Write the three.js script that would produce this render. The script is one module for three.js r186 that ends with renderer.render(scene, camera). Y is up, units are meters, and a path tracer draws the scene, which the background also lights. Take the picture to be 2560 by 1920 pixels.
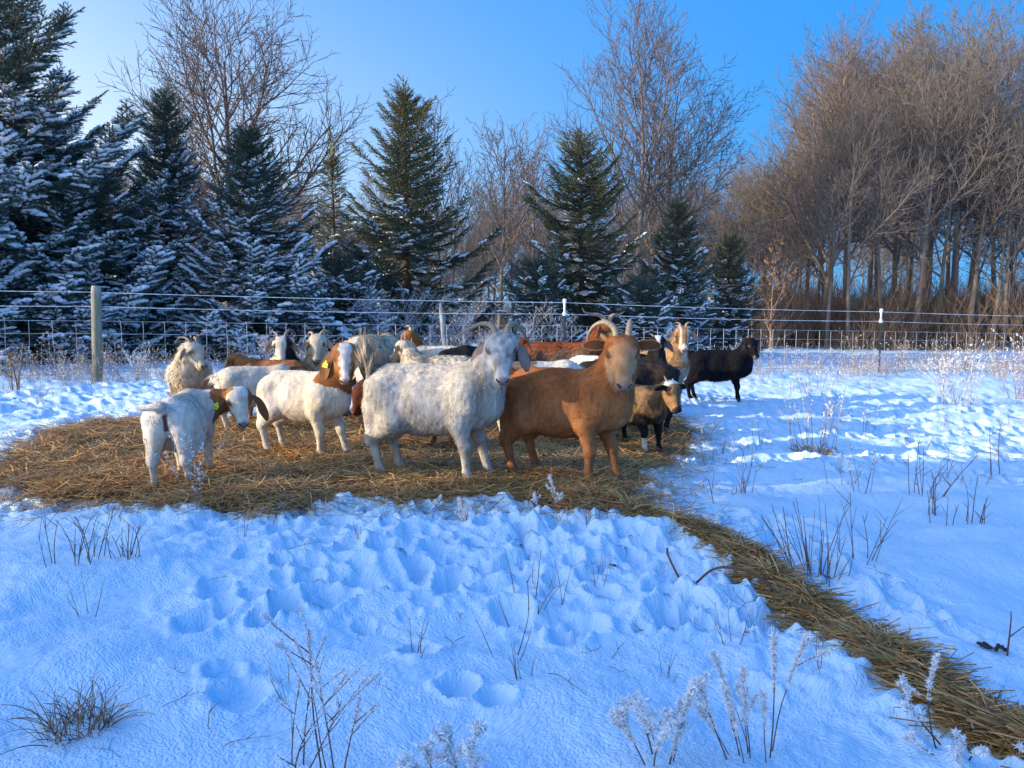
import * as THREE from 'three';
import { mergeGeometries } from 'three/addons/utils/BufferGeometryUtils.js';
import { ImprovedNoise } from 'three/addons/math/ImprovedNoise.js';

// ---------------------------------------------------------------- camera, sky, sun, exposure
const clamp = (x, a, b) => Math.min(b, Math.max(a, x)), ss = (a, b, x) => { const t = clamp((x - a) / (b - a), 0, 1); return t * t * (3 - 2 * t); }, lerp = (a, b, t) => a + (b - a) * t;
const scene = new THREE.Scene();
const FOV = 53, EYE = 1.0, PITCH = -4.9 * Math.PI / 180;
const camera = new THREE.PerspectiveCamera(FOV, 4 / 3, 0.05, 4000);
camera.position.set(0, EYE, 0);
camera.rotation.set(PITCH, 0, 0);
const SUN = new THREE.Vector3(-0.93, 0.25, 0.28).normalize();
{
  const w = 1024, h = 512, data = new Float32Array(w * h * 4);
  const sunAz = Math.atan2(SUN.x, -SUN.z), sunEl = Math.asin(SUN.y);
  const mixc = (a, b, t) => a.map((v, i) => v + (b[i] - v) * t);
  for (let j = 0; j < h; j++) for (let i = 0; i < w; i++) {
    const el = ((j + 0.5) / h - 0.5) * Math.PI;
    const u = (i + 0.5) / w;
    // three: u = atan2(z, x) / 2pi + 0.5
    const a = (u - 0.5) * 2 * Math.PI, dx = Math.cos(a) * Math.cos(el), dz = Math.sin(a) * Math.cos(el), dy = Math.sin(el);
    const e = Math.max(0, el) / (Math.PI / 2);
    const c0 = Math.exp(-e / 0.12), c1 = Math.exp(-e / 0.38);
    let c = mixc(mixc([0.015, 0.185, 0.66], [0.030, 0.27, 0.74], c1), [0.115, 0.43, 0.80], c0 * 0.9);
    const cs = dx * SUN.x + dy * SUN.y + dz * SUN.z, ang = Math.acos(Math.min(1, Math.max(-1, cs)));
    // pale winter haze towards the sun, thin near the horizon
    const haze = 1.15 * ss(2.15, 0.95, ang) * Math.exp(-Math.pow(e / 0.19, 2)) + 0.35 * ss(1.6, 0.3, ang) * Math.exp(-e / 0.5);
    c = mixc(c, [0.66, 0.78, 0.90], Math.min(1, haze * 1.1));
    const aure = Math.exp(-ang / 0.3);
    c = [c[0] + aure * 0.9, c[1] + aure * 0.85, c[2] + aure * 0.75];
    const glow = 0.85 * Math.exp(-Math.pow(ang / 0.8, 2)); c = [c[0] + glow * 1.0, c[1] + glow * 0.96, c[2] + glow * 0.88];
    if (el < 0) c = mixc(c, [0.35, 0.45, 0.62], Math.min(1, -el * 6));
    const k = (j * w + i) * 4;
    data[k] = c[0]; data[k + 1] = c[1]; data[k + 2] = c[2]; data[k + 3] = 1;
  }
  const t = new THREE.DataTexture(data, w, h, THREE.RGBAFormat, THREE.FloatType);
  t.mapping = THREE.EquirectangularReflectionMapping; t.magFilter = t.minFilter = THREE.LinearFilter; t.needsUpdate = true;
  scene.background = t; scene.environment = t;
}
const sun = new THREE.DirectionalLight(new THREE.Color().setRGB(1.0, 0.80, 0.55), 5.0);
sun.position.copy(SUN).multiplyScalar(120); sun.castShadow = true; sun.shadow.radius = 1.2;
Object.assign(sun.shadow.camera, { left: -45, right: 45, top: 30, bottom: -30, near: 1, far: 260 });
sun.shadow.mapSize.set(4096, 4096); scene.add(sun); scene.add(sun.target);
const renderer = new THREE.WebGLRenderer({ antialias: true });
renderer.toneMapping = THREE.LinearToneMapping; renderer.toneMappingExposure = 1.42;
renderer.shadowMap.enabled = true; renderer.setSize(1024, 768);

// ---------------------------------------------------------------- helpers
const V = (x, y, z) => new THREE.Vector3(x, y, z);
const rnd = (seed) => { let a = seed >>> 0; return () => { a = (a + 0x6D2B79F5) >>> 0; let t = a; t = Math.imul(t ^ (t >>> 15), t | 1); t ^= t + Math.imul(t ^ (t >>> 7), t | 61); return ((t ^ (t >>> 14)) >>> 0) / 4294967296; }; };
const perlin = new ImprovedNoise(), N = (x, y, z) => perlin.noise(x, y, z);
const fbm = (x, y, z, o = 4) => { let s = 0, a = 0.5; for (let i = 0; i < o; i++) { s += a * N(x, y, z); x *= 2.03; y *= 2.03; z *= 2.03; a *= 0.5; } return s; };
const mix3 = (a, b, t) => [a[0] + (b[0] - a[0]) * t, a[1] + (b[1] - a[1]) * t, a[2] + (b[2] - a[2]) * t];
const FPX = 960 / Math.tan(FOV / 2 * Math.PI / 180), CP = Math.cos(PITCH), SP = Math.sin(PITCH);
const ray = (px, py) => { const x = (px - 1280) / FPX, y = (960 - py) / FPX; return [x, y * CP + SP, -CP + y * SP]; };
const xAt = (px, d, py = 900) => { const r = ray(px, py); return r[0] / -r[2] * d; };
const yAt = (py, d, px = 1280) => { const r = ray(px, py); return EYE + r[1] / -r[2] * d; };
const used = {};
function numbered(n) { used[n] = (used[n] ?? -1) + 1; return used[n] ? `${n}_${String(used[n]).padStart(3, '0')}` : n; }
function tag(o, label, category, group, kind) { if (label) o.userData.label = label; if (category) o.userData.category = category; if (group) o.userData.group = group; if (kind) o.userData.kind = kind; return o; }
function thing(name, label, category, pos, turn = 0, group) { const o = new THREE.Group(); o.name = numbered(name); scene.add(o); o.position.copy(pos); o.rotation.y = turn; return tag(o, label, category, group); }
function copy(o, label, pos, turn, s = 1) { const c = o.clone(); c.name = numbered(o.userData.base ?? o.name.replace(/_\d+$/, '')); scene.add(c); c.userData = { ...o.userData }; if (label) c.userData.label = label; c.position.copy(pos); c.rotation.y = turn; c.scale.setScalar(s); return c; }
function part(name, geo, mat, parent, kind) { const m = new THREE.Mesh(geo, mat); m.name = name; m.castShadow = m.receiveShadow = true; parent.add(m); if (kind) m.userData.kind = kind; return m; }
class MB {
  constructor() { this.p = []; this.n = []; this.c = []; this.u = []; this.i = []; this.k = 0; }
  v(x, y, z, nx, ny, nz, c, u = 0, w = 0) { this.p.push(x, y, z); this.n.push(nx, ny, nz); this.c.push(c[0], c[1], c[2]); this.u.push(u, w); return this.k++; }
  tri(a, b, c) { this.i.push(a, b, c); }
  tube(pts, rad, sides, col, cap = true) {
    const n = pts.length; let ref = Math.abs(pts[n - 1].y - pts[0].y) > 0.9 * pts[n - 1].distanceTo(pts[0]) ? V(1, 0, 0.2) : V(0.1, 1, 0.05), base = this.k, len = 0;
    for (let j = 0; j < n; j++) {
      const t = V().subVectors(pts[Math.min(n - 1, j + 1)], pts[Math.max(0, j - 1)]).normalize();
      const a = V().crossVectors(t, ref).normalize(), b = V().crossVectors(t, a).normalize(); if (j) len += pts[j].distanceTo(pts[j - 1]);
      const r = rad[j], c = typeof col === 'function' ? col(j / (n - 1), pts[j]) : col;
      for (let s = 0; s < sides; s++) { const q = s / sides * 2 * Math.PI, x = Math.cos(q), y = Math.sin(q), dx = a.x * x + b.x * y, dy = a.y * x + b.y * y, dz = a.z * x + b.z * y; this.v(pts[j].x + dx * r, pts[j].y + dy * r, pts[j].z + dz * r, dx, dy, dz, c, s / sides, len); }
    }
    for (let j = 0; j < n - 1; j++) for (let s = 0; s < sides; s++) { const a = base + j * sides + s, b = base + j * sides + (s + 1) % sides; this.tri(a, b, a + sides); this.tri(b, b + sides, a + sides); }
    if (cap) for (const e of [0, n - 1]) { const o = base + e * sides; for (let s = 1; s < sides - 1; s++) e ? this.tri(o, o + s, o + s + 1) : this.tri(o, o + s + 1, o + s); }
    return this;
  }
  blob(x, y, z, rx, ry, rz, rng, col, jit = 0.3) { // irregular lump of 20 faces
    const b = this.k, G = MB.ico; for (let i = 0; i < G.length; i += 3) { const s = 1 + (rng() - 0.5) * 2 * jit; this.v(x + G[i] * rx * s, y + G[i + 1] * ry * s, z + G[i + 2] * rz * s, G[i], G[i + 1], G[i + 2], col); }
    for (let i = 0; i < MB.icoI.length; i++) this.i.push(b + MB.icoI[i]);
  }
  geo(smooth = false) {
    const g = new THREE.BufferGeometry(); g.setAttribute('position', new THREE.Float32BufferAttribute(this.p, 3)); g.setAttribute('normal', new THREE.Float32BufferAttribute(this.n, 3));
    g.setAttribute('color', new THREE.Float32BufferAttribute(this.c, 3)); g.setAttribute('uv', new THREE.Float32BufferAttribute(this.u, 2)); g.setIndex(this.i); if (smooth) g.computeVertexNormals(); return g;
  }
}
{ const t = (1 + Math.sqrt(5)) / 2, q = [-1, t, 0, 1, t, 0, -1, -t, 0, 1, -t, 0, 0, -1, t, 0, 1, t, 0, -1, -t, 0, 1, -t, t, 0, -1, t, 0, 1, -t, 0, -1, -t, 0, 1], l = Math.hypot(1, t); MB.ico = q.map(v => v / l); MB.icoI = [0, 11, 5, 0, 5, 1, 0, 1, 7, 0, 7, 10, 0, 10, 11, 1, 5, 9, 5, 11, 4, 11, 10, 2, 10, 7, 6, 7, 1, 8, 3, 9, 4, 3, 4, 2, 3, 2, 6, 3, 6, 8, 3, 8, 9, 4, 9, 5, 2, 4, 11, 6, 2, 10, 8, 6, 7, 9, 8, 1]; }
const vmat = (rough = 0.9, extra = {}) => new THREE.MeshStandardMaterial({ vertexColors: true, roughness: rough, metalness: 0, ...extra });
function noiseTex(size, f, seed) { // tileable-enough height noise, grey
  const d = new Uint8Array(size * size * 4), r = rnd(seed); for (let y = 0; y < size; y++) for (let x = 0; x < size; x++) { const v = clamp(f(x / size, y / size, r), 0, 1) * 255, k = (y * size + x) * 4; d[k] = d[k + 1] = d[k + 2] = v; d[k + 3] = 255; }
  const t = new THREE.DataTexture(d, size, size); t.wrapS = t.wrapT = THREE.RepeatWrapping; t.magFilter = THREE.LinearFilter; t.needsUpdate = true; return t;
}
const per = (x, y, n, s) => { // periodic noise on a torus
  const a = x * 2 * Math.PI, b = y * 2 * Math.PI, R = n / (2 * Math.PI); return N(Math.cos(a) * R + s, Math.sin(a) * R + Math.cos(b) * R * 1.01 + s * 2.3, Math.sin(b) * R + s * 1.7);
};
// ---------------------------------------------------------------- ground
const plane0 = (x, z) => -0.018 * clamp(x, -14, 14);
function onPlane(px, py) { const r = ray(px, py); let t = 5; for (let i = 0; i < 30; i++) { const y = plane0(r[0] * t, r[2] * t); t = (y - EYE) / r[1]; } return [r[0] * t, r[2] * t]; }
const HAY = [[-60, 1190], [60, 1232], [140, 1246], [300, 1247], [400, 1276], [520, 1286], [640, 1304], [720, 1296], [800, 1270], [870, 1248], [950, 1268], [1040, 1276], [1180, 1272], [1300, 1256], [1400, 1280], [1500, 1300], [1570, 1276], [1600, 1235], [1590, 1200], [1640, 1165], [1700, 1130], [1745, 1085], [1700, 1048], [1560, 1030], [1300, 1030], [900, 1030], [600, 1050], [330, 1058], [200, 1072], [110, 1100], [40, 1150]].map(p => onPlane(...p));
const STRIP = [[1440, 1268], [1560, 1292], [1700, 1345], [1800, 1395], [1900, 1452], [2000, 1520], [2100, 1585], [2200, 1650], [2300, 1712], [2420, 1790], [2560, 1870], [2800, 2010]].map(p => onPlane(...p));
function sdPoly(x, z) { // negative inside
  let d = 1e9, inside = false; const P = HAY;
  for (let i = 0, j = P.length - 1; i < P.length; j = i++) {
    const [ax, az] = P[i], [bx, bz] = P[j], ex = bx - ax, ez = bz - az, wx = x - ax, wz = z - az, t = clamp((wx * ex + wz * ez) / (ex * ex + ez * ez), 0, 1);
    d = Math.min(d, Math.hypot(wx - ex * t, wz - ez * t)); if ((az > z) !== (bz > z) && x < (bx - ax) * (z - az) / (bz - az) + ax) inside = !inside;
  }
  return inside ? -d : d;
}
function sdStrip(x, z) { let d = 1e9; for (let i = 0; i < STRIP.length - 1; i++) { const [ax, az] = STRIP[i], [bx, bz] = STRIP[i + 1], ex = bx - ax, ez = bz - az, wx = x - ax, wz = z - az, t = clamp((wx * ex + wz * ez) / (ex * ex + ez * ez), 0, 1); d = Math.min(d, Math.hypot(wx - ex * t, wz - ez * t)); } return d; }
const hayD = (x, z) => (z < -9 || z > -1 || x < -6 || x > 4) ? 3 : Math.min(sdPoly(x, z), sdStrip(x, z) - 0.012);
const bill = (x, z, s) => { const n = N(x, s, z) * 1.7; return 0.6 + 0.55 * n / (0.25 + Math.abs(n)) * (n > 0 ? 1 : 0.8); };
// footprints and hoof holes: [x, z, radius, depth]
const DENTS = (() => { const r = rnd(77), L = []; 
  for (const [px, py, R, dp] of [[660, 1560, 0.05, 0.045], [715, 1530, 0.05, 0.045], [560, 1690, 0.05, 0.035], [1050, 1640, 0.055, 0.05], [1420, 1590, 0.06, 0.05], [1660, 1500, 0.07, 0.05], [1880, 1720, 0.06, 0.05], [600, 1740, 0.07, 0.04], [1500, 1430, 0.06, 0.04], [1240, 1760, 0.045, 0.03], [1150, 1730, 0.05, 0.05]]) { const [x, z] = onPlane(px, py); L.push([x, z, R, dp]); }
  for (let i = 0; i < 260; i++) { const a = r() * 7, z = -2.4 - r() * 1.5, x = (r() - 0.42) * 2.6; L.push([x, z, 0.03 + r() * 0.04, 0.015 + r() * 0.03]); }
  for (let i = 0; i < 420; i++) { const z = -5 - r() * 6, x = 1.2 + r() * 6 + (-z - 5) * 0.2; L.push([x, z, 0.035 + r() * 0.05, 0.02 + r() * 0.045]); }
  for (let i = 0; i < 160; i++) { const z = -6.5 - r() * 4, x = -6 + r() * 4.5; L.push([x, z, 0.035 + r() * 0.05, 0.02 + r() * 0.045]); }
  return L; })();
const dentGrid = new Map(); for (const d of DENTS) for (let i = -1; i <= 1; i++) for (let j = -1; j <= 1; j++) { const k = (Math.floor(d[0] * 4) + i) * 1000 + Math.floor(d[1] * 4) + j; if (!dentGrid.has(k)) dentGrid.set(k, []); dentGrid.get(k).push(d); }
function groundH(x, z, fine = true) {
  const r = Math.hypot(x, z);
  let y = plane0(x, z);
  if (r > 60) return y + fbm(x * 0.01, 3, z * 0.01, 2) * 0.8 * ss(60, 200, r);
  y += 0.05 * N(x * 0.45, 7.1, z * 0.45) * ss(1.5, 4, r);
  const hd = hayD(x, z);
  // the hay lies in a trampled hollow; the untouched snow stands as a low bank in front of it
  const bank = Math.exp(-Math.pow((z + 3.25) / 0.75, 2)) * ss(-2.6, -0.4, x) * ss(1.9, 0.6, x);
  y += 0.055 * bank - 0.015 * ss(0.2, -0.3, hd);
  if (!fine) return y;
  const tr = clamp(0.22 + ss(0.75, 0.0, hd) * 0.7 + 0.75 * bank + 0.55 * ss(1.0, 2.5, x) * ss(-4.2, -6, z) + 0.7 * ss(-1.0, -2.6, x) * ss(-6, -7.2, z) + 0.15 * N(x * 0.8, 1, z * 0.8), 0, 1) * ss(30, 14, r);
  const wx = x + 0.06 * N(x * 5, 2, z * 5), wz = z + 0.06 * N(x * 5, 9, z * 5);
  const lumps = 0.050 * (bill(wx * 2.6, wz * 2.6, 1) - 0.6) + 0.032 * (bill(wx * 6.1, wz * 6.1, 4) - 0.6) + 0.018 * (bill(wx * 14, wz * 14, 8) - 0.6);
  const soft = 0.085 * N(x * 1.1 + z * 0.5, 5, z * 1.9) + 0.034 * N(x * 3.0 + z * 1.2, 6, z * 4.4) + 0.004 * N(x * 9, 3, z * 11);
  y += lumps * tr + soft * (1 - 0.5 * tr);
  if (r < 14) { y += 0.0048 * N(x * 34, 1, z * 34) * (0.35 + tr) + (r < 7 ? 0.0022 * N(x * 75, 4, z * 75) : 0);
    // crumbled clods at the edge of the hay
    const edge = Math.exp(-Math.pow((hd - 0.12) / 0.12, 2)); const cl = N(x * 13 + 3, 11, z * 13); y += edge * 0.022 * ss(-0.05, 0.22, cl); }
  const L = dentGrid.get(Math.floor(x * 4) * 1000 + Math.floor(z * 4));
  if (L) for (const [dx, dz, R, dp] of L) { const q = Math.hypot(x - dx, (z - dz) * 0.9) / R * (1 + 0.25 * N(x * 20, 2, z * 20)); if (q < 1.9) y += dp * (-(1 - ss(0.68, 1.06, q)) + 0.28 * Math.exp(-Math.pow((q - 1.3) / 0.25, 2))); }
  return y;
}
const G0 = (x, z) => groundH(x, z, false);
function onGround(px, py) { const r = ray(px, py); let t = 4; for (let i = 0; i < 40; i++) { const y = G0(r[0] * t, r[2] * t); t = lerp(t, (y - EYE) / r[1], 0.7); } const x = r[0] * t, z = r[2] * t; return V(x, groundH(x, z), z); }
const stand = (px, d) => { const x = xAt(px, d); return V(x, G0(x, -d), -d); };

const snowBump = noiseTex(512, (x, y) => 0.5 + 0.34 * per(x, y, 60, 1) + 0.3 * per(x, y, 110, 5) + 0.2 * per(x, y, 26, 9), 3);
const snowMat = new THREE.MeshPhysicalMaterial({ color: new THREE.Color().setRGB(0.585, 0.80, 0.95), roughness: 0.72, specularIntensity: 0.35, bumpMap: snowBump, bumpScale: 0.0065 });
{
  const az = []; const D = 42 * Math.PI / 180, nD = 560;
  for (let i = 0; i <= nD; i++) az.push(-D + 2 * D * i / nD);
  for (let i = 1; i < 70; i++) az.push(D + (2 * Math.PI - 2 * D) * i / 70);
  const rr = [0.001, 0.15, 0.3, 0.5, 0.7, 0.9]; let r = 1.05; while (r < 22) { rr.push(r); r *= r < 9 ? 1.0072 : 1.013; } while (r < 3200) { rr.push(r); r *= 1.14; }
  const na = az.length, P = new Float32Array(rr.length * na * 3), U = new Float32Array(rr.length * na * 2), I = [];
  rr.forEach((q, j) => az.forEach((a, i) => { const x = Math.sin(a) * q, z = -Math.cos(a) * q, k = j * na + i; P[k * 3] = x; P[k * 3 + 1] = groundH(x, z, q > 1 && i <= nD && q < 60); P[k * 3 + 2] = z; U[k * 2] = x / 0.55; U[k * 2 + 1] = z / 0.55; }));
  for (let j = 0; j < rr.length - 1; j++) for (let i = 0; i < na; i++) { const a = j * na + i, b = j * na + (i + 1) % na; I.push(a, b, a + na, b, b + na, a + na); }
  const g = new THREE.BufferGeometry(); g.setAttribute('position', new THREE.BufferAttribute(P, 3)); g.setAttribute('uv', new THREE.BufferAttribute(U, 2)); g.setIndex(I); g.computeVertexNormals();
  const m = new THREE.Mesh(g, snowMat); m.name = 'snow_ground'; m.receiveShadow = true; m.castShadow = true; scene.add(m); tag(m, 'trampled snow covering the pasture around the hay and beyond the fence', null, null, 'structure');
}
// ---------------------------------------------------------------- hay: matted bed and loose straws
const hayTop = (x, z) => { const hd = hayD(x, z); return groundH(x, z, false) + (hd < 0 ? 0.045 * ss(0.02, -0.25, hd) + 0.035 * N(x * 3.2, 2, z * 3.2) * ss(0, -0.3, hd) + 0.02 * N(x * 9, 5, z * 9) + 0.01 * N(x * 25, 5, z * 25) + 0.02 : 0); };
{
  const hay = thing('hay', 'golden brown hay scattered in a wide patch under the goats', 'hay', V(0, 0, 0)); hay.userData.kind = 'stuff';
  const b = new MB(), c = 0.022, x0 = -5.2, x1 = 3.6, z0 = -8.2, z1 = -1.2, nx = Math.round((x1 - x0) / c), nz = Math.round((z1 - z0) / c), id = new Int32Array((nx + 1) * (nz + 1)).fill(-1);
  for (let j = 0; j <= nz; j++) for (let i = 0; i <= nx; i++) {
    const x = x0 + i * c, z = z0 + j * c, hd = hayD(x, z) + 0.09 * N(x * 7, 3, z * 7) + 0.04 * N(x * 19, 3, z * 19); if (hd > -0.015) continue;
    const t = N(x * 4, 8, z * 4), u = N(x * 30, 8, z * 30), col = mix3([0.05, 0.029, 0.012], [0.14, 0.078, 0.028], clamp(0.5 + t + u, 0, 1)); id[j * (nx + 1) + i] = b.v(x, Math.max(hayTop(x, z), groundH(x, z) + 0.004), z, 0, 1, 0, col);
  }
  for (let j = 0; j < nz; j++) for (let i = 0; i < nx; i++) { const a = id[j * (nx + 1) + i], d = id[j * (nx + 1) + i + 1], e = id[(j + 1) * (nx + 1) + i], f = id[(j + 1) * (nx + 1) + i + 1]; if (a >= 0 && d >= 0 && e >= 0 && f >= 0) { b.tri(a, e, d); b.tri(d, e, f); } }
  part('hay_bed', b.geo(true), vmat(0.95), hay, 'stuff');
  const r = rnd(5), mats = vmat(0.6, { side: THREE.DoubleSide });
  const straw = (bend, kink) => { const q = new MB(), n = 5; for (let i = 0; i <= n; i++) { const t = i / n - 0.5, w = 0.5 * (1 - 0.6 * Math.abs(t * 1.6)), y = bend * (0.25 - t * t) + (kink ? (t > 0.1 ? (t - 0.1) * kink : 0) : 0), z = bend * 0.6 * Math.sin(t * 3); q.v(t, y, z - w * 0.02, 0, 0.8, -0.6, [1, 1, 1]); q.v(t, y + 0.012, z, 0, 1, 0, [1, 1, 1]); q.v(t, y, z + w * 0.02, 0, 0.8, 0.6, [1, 1, 1]); } for (let i = 0; i < n; i++) for (const o of [0, 1]) { const a = i * 3 + o; q.tri(a, a + 1, a + 3); q.tri(a + 1, a + 4, a + 3); } return q.geo(); };
  const geos = [straw(0.12, 0), straw(0.35, 0), straw(0.05, 0.6), straw(-0.12, 0)];
  const lists = geos.map(() => []); let count = 0, tries = 0; const M = new THREE.Matrix4(), Q = new THREE.Quaternion(), E = new THREE.Euler();
  while (count < 78000 && tries++ < 900000) {
    let x, z, strip = r() < 0.17;
    if (strip) { const k = Math.floor(r() * (STRIP.length - 1)), t = r(), w = (r() + r() + r() - 1.5) * 0.062; const [ax, az] = STRIP[k], [bx, bz] = STRIP[k + 1], L = Math.hypot(bx - ax, bz - az); x = lerp(ax, bx, t) - (bz - az) / L * w; z = lerp(az, bz, t) + (bx - ax) / L * w; }
    else { x = lerp(x0, x1, r()); z = lerp(z0, -3.6, r()); }
    const hd = hayD(x, z) + 0.17 * N(x * 4.2, 3, z * 4.2) + 0.06 * N(x * 15, 3, z * 15);
    if (hd > 0.02 + 0.42 * Math.pow(r(), 6)) continue;
    // nearer straws are the ones that can be seen singly
    if (!strip && r() > 0.25 + 0.75 * ss(-7.5, -4.2, z)) continue;
    const y = Math.max(hd < 0 ? hayTop(x, z) : 0 - 9, groundH(x, z)) + 0.002 + (strip ? 0.026 : 0.042) * Math.pow(r(), 2.2);
    const len = 0.07 + 0.2 * r() * r() + (r() < 0.05 ? 0.14 : 0); let yaw = r() * 6.283; if (strip && r() < 0.75) { yaw = -0.63 + (r() - 0.5) * 1.0; }
    E.set((r() - 0.5) * 1.2, yaw, (r() - 0.5) * (r() < 0.1 ? 1.2 : 0.5), 'YXZ'); Q.setFromEuler(E);
    const wd = 0.17 + 0.20 * r(); M.compose(V(x, y, z), Q, V(len, len * 0.6, wd));
    const h = r(), gold = 0.92, green = N(x * 1.3, 9, z * 1.3) * 0.5 + 0.35 + ss(-1, 1.5, x) * 0.25, br = 0.4 + 1.0 * r();
    let col = h < 0.5 ? [0.55, 0.28, 0.078] : h < 0.72 ? [0.74, 0.45, 0.17] : h < 0.86 ? [0.30, 0.13, 0.045] : [0.46, 0.30, 0.095]; if (r() < green * 0.45) col = [0.38, 0.275, 0.105]; col = col.map(v => v * br * gold);
    lists[Math.floor(r() * 4)].push([M.clone(), col]); count++;
  }
  lists.forEach((L, k) => { const im = new THREE.InstancedMesh(geos[k], mats, L.length); L.forEach(([m, c], i) => { im.setMatrixAt(i, m); im.setColorAt(i, new THREE.Color().setRGB(...c)); }); im.name = 'loose_straw'; im.castShadow = im.receiveShadow = true; im.userData.kind = 'stuff'; hay.add(im); });
}
// ---------------------------------------------------------------- spruces
const barkMat = vmat(0.95), needleMat = vmat(0.75, { side: THREE.DoubleSide }), frostMat = new THREE.MeshStandardMaterial({ color: new THREE.Color().setRGB(0.86, 0.89, 0.93), roughness: 0.8 });
function sprigGeo(seed) { // a flat spray: main twig with side twigs, each bristling with needles; length 1 along +x, droops a little
  const r = rnd(seed), b = new MB(), G = [1, 1, 1];
  const axis = (p0, p1, nn, len) => { const d = V().subVectors(p1, p0), L = d.length(); d.normalize(); const s = V().crossVectors(d, V(0, 1, 0)).normalize(), up = V().crossVectors(s, d);
    b.tube([p0, p1], [0.014, 0.006], 3, [0.55, 0.33, 0.2], false);
    for (let i = 0; i < nn; i++) { const t = (i + r()) / nn, a = r() * 6.283, o = V().copy(s).multiplyScalar(Math.cos(a)).addScaledVector(up, Math.sin(a) * 0.8 + 0.15).normalize(), q = V().copy(p0).addScaledVector(d, L * t), e = V().copy(q).addScaledVector(o, len * (0.7 + 0.5 * r()) * (1 - 0.4 * t)).addScaledVector(d, len * (0.9 + 0.4 * r())), w = V().crossVectors(d, o).normalize().multiplyScalar(0.017), v = 0.7 + 0.6 * r(), c = [v, v, v * 0.95], nx = V().copy(o).multiplyScalar(0.7).addScaledVector(up, 0.5).normalize();
      const k = b.v(q.x - w.x, q.y - w.y, q.z - w.z, nx.x, nx.y, nx.z, c); b.v(q.x + w.x, q.y + w.y, q.z + w.z, nx.x, nx.y, nx.z, c); b.v(e.x, e.y, e.z, nx.x, nx.y, nx.z, c); b.tri(k, k + 1, k + 2); } };
  axis(V(0, 0, 0), V(1, -0.04, 0), 34, 0.11);
  for (let k = 0; k < 5; k++) { const t = 0.1 + k * 0.17, l = 0.46 * (1 - t * 0.55), z = k % 2 ? -1 : 1; axis(V(t, -0.02, 0), V(t + l * 0.8, -0.06 - 0.05 * r(), z * l * 0.62), 17, 0.10); }
  return b.geo();
}
function snowGeo(seed) { const r = rnd(seed), b = new MB(), W = [1, 1, 1]; const fing = (x0, z0, x1, z1, w) => { const p = []; for (let i = 0; i <= 4; i++) { const t = i / 4; p.push(V(lerp(x0, x1, t), 0.045 + 0.025 * r() - t * 0.03, lerp(z0, z1, t) + (r() - 0.5) * 0.04)); } const k0 = b.k; b.tube(p, [w * 0.5, w * (0.8 + 0.5 * r()), w * (0.8 + 0.5 * r()), w * (0.6 + 0.4 * r()), w * 0.2], 6, W); for (let i = k0; i < b.k; i++) b.p[i * 3 + 1] = 0.045 + (b.p[i * 3 + 1] - 0.045) * 0.5; }; fing(0.05, 0, 0.95, 0, 0.115); for (let k = 0; k < 4; k++) { const t = 0.15 + k * 0.18, l = 0.42 * (1 - t * 0.5), z = k % 2 ? -1 : 1; if (r() < 0.85) fing(t, 0, t + l * 0.75, z * l * 0.55, 0.09); } return b.geo(true); }
const SPRIG = [sprigGeo(1), sprigGeo(2), sprigGeo(3)], SNOWG = [snowGeo(1), snowGeo(2), snowGeo(3)];
const whiteV = vmat(0.8, { color: new THREE.Color().setRGB(0.86, 0.89, 0.93) });
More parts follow.
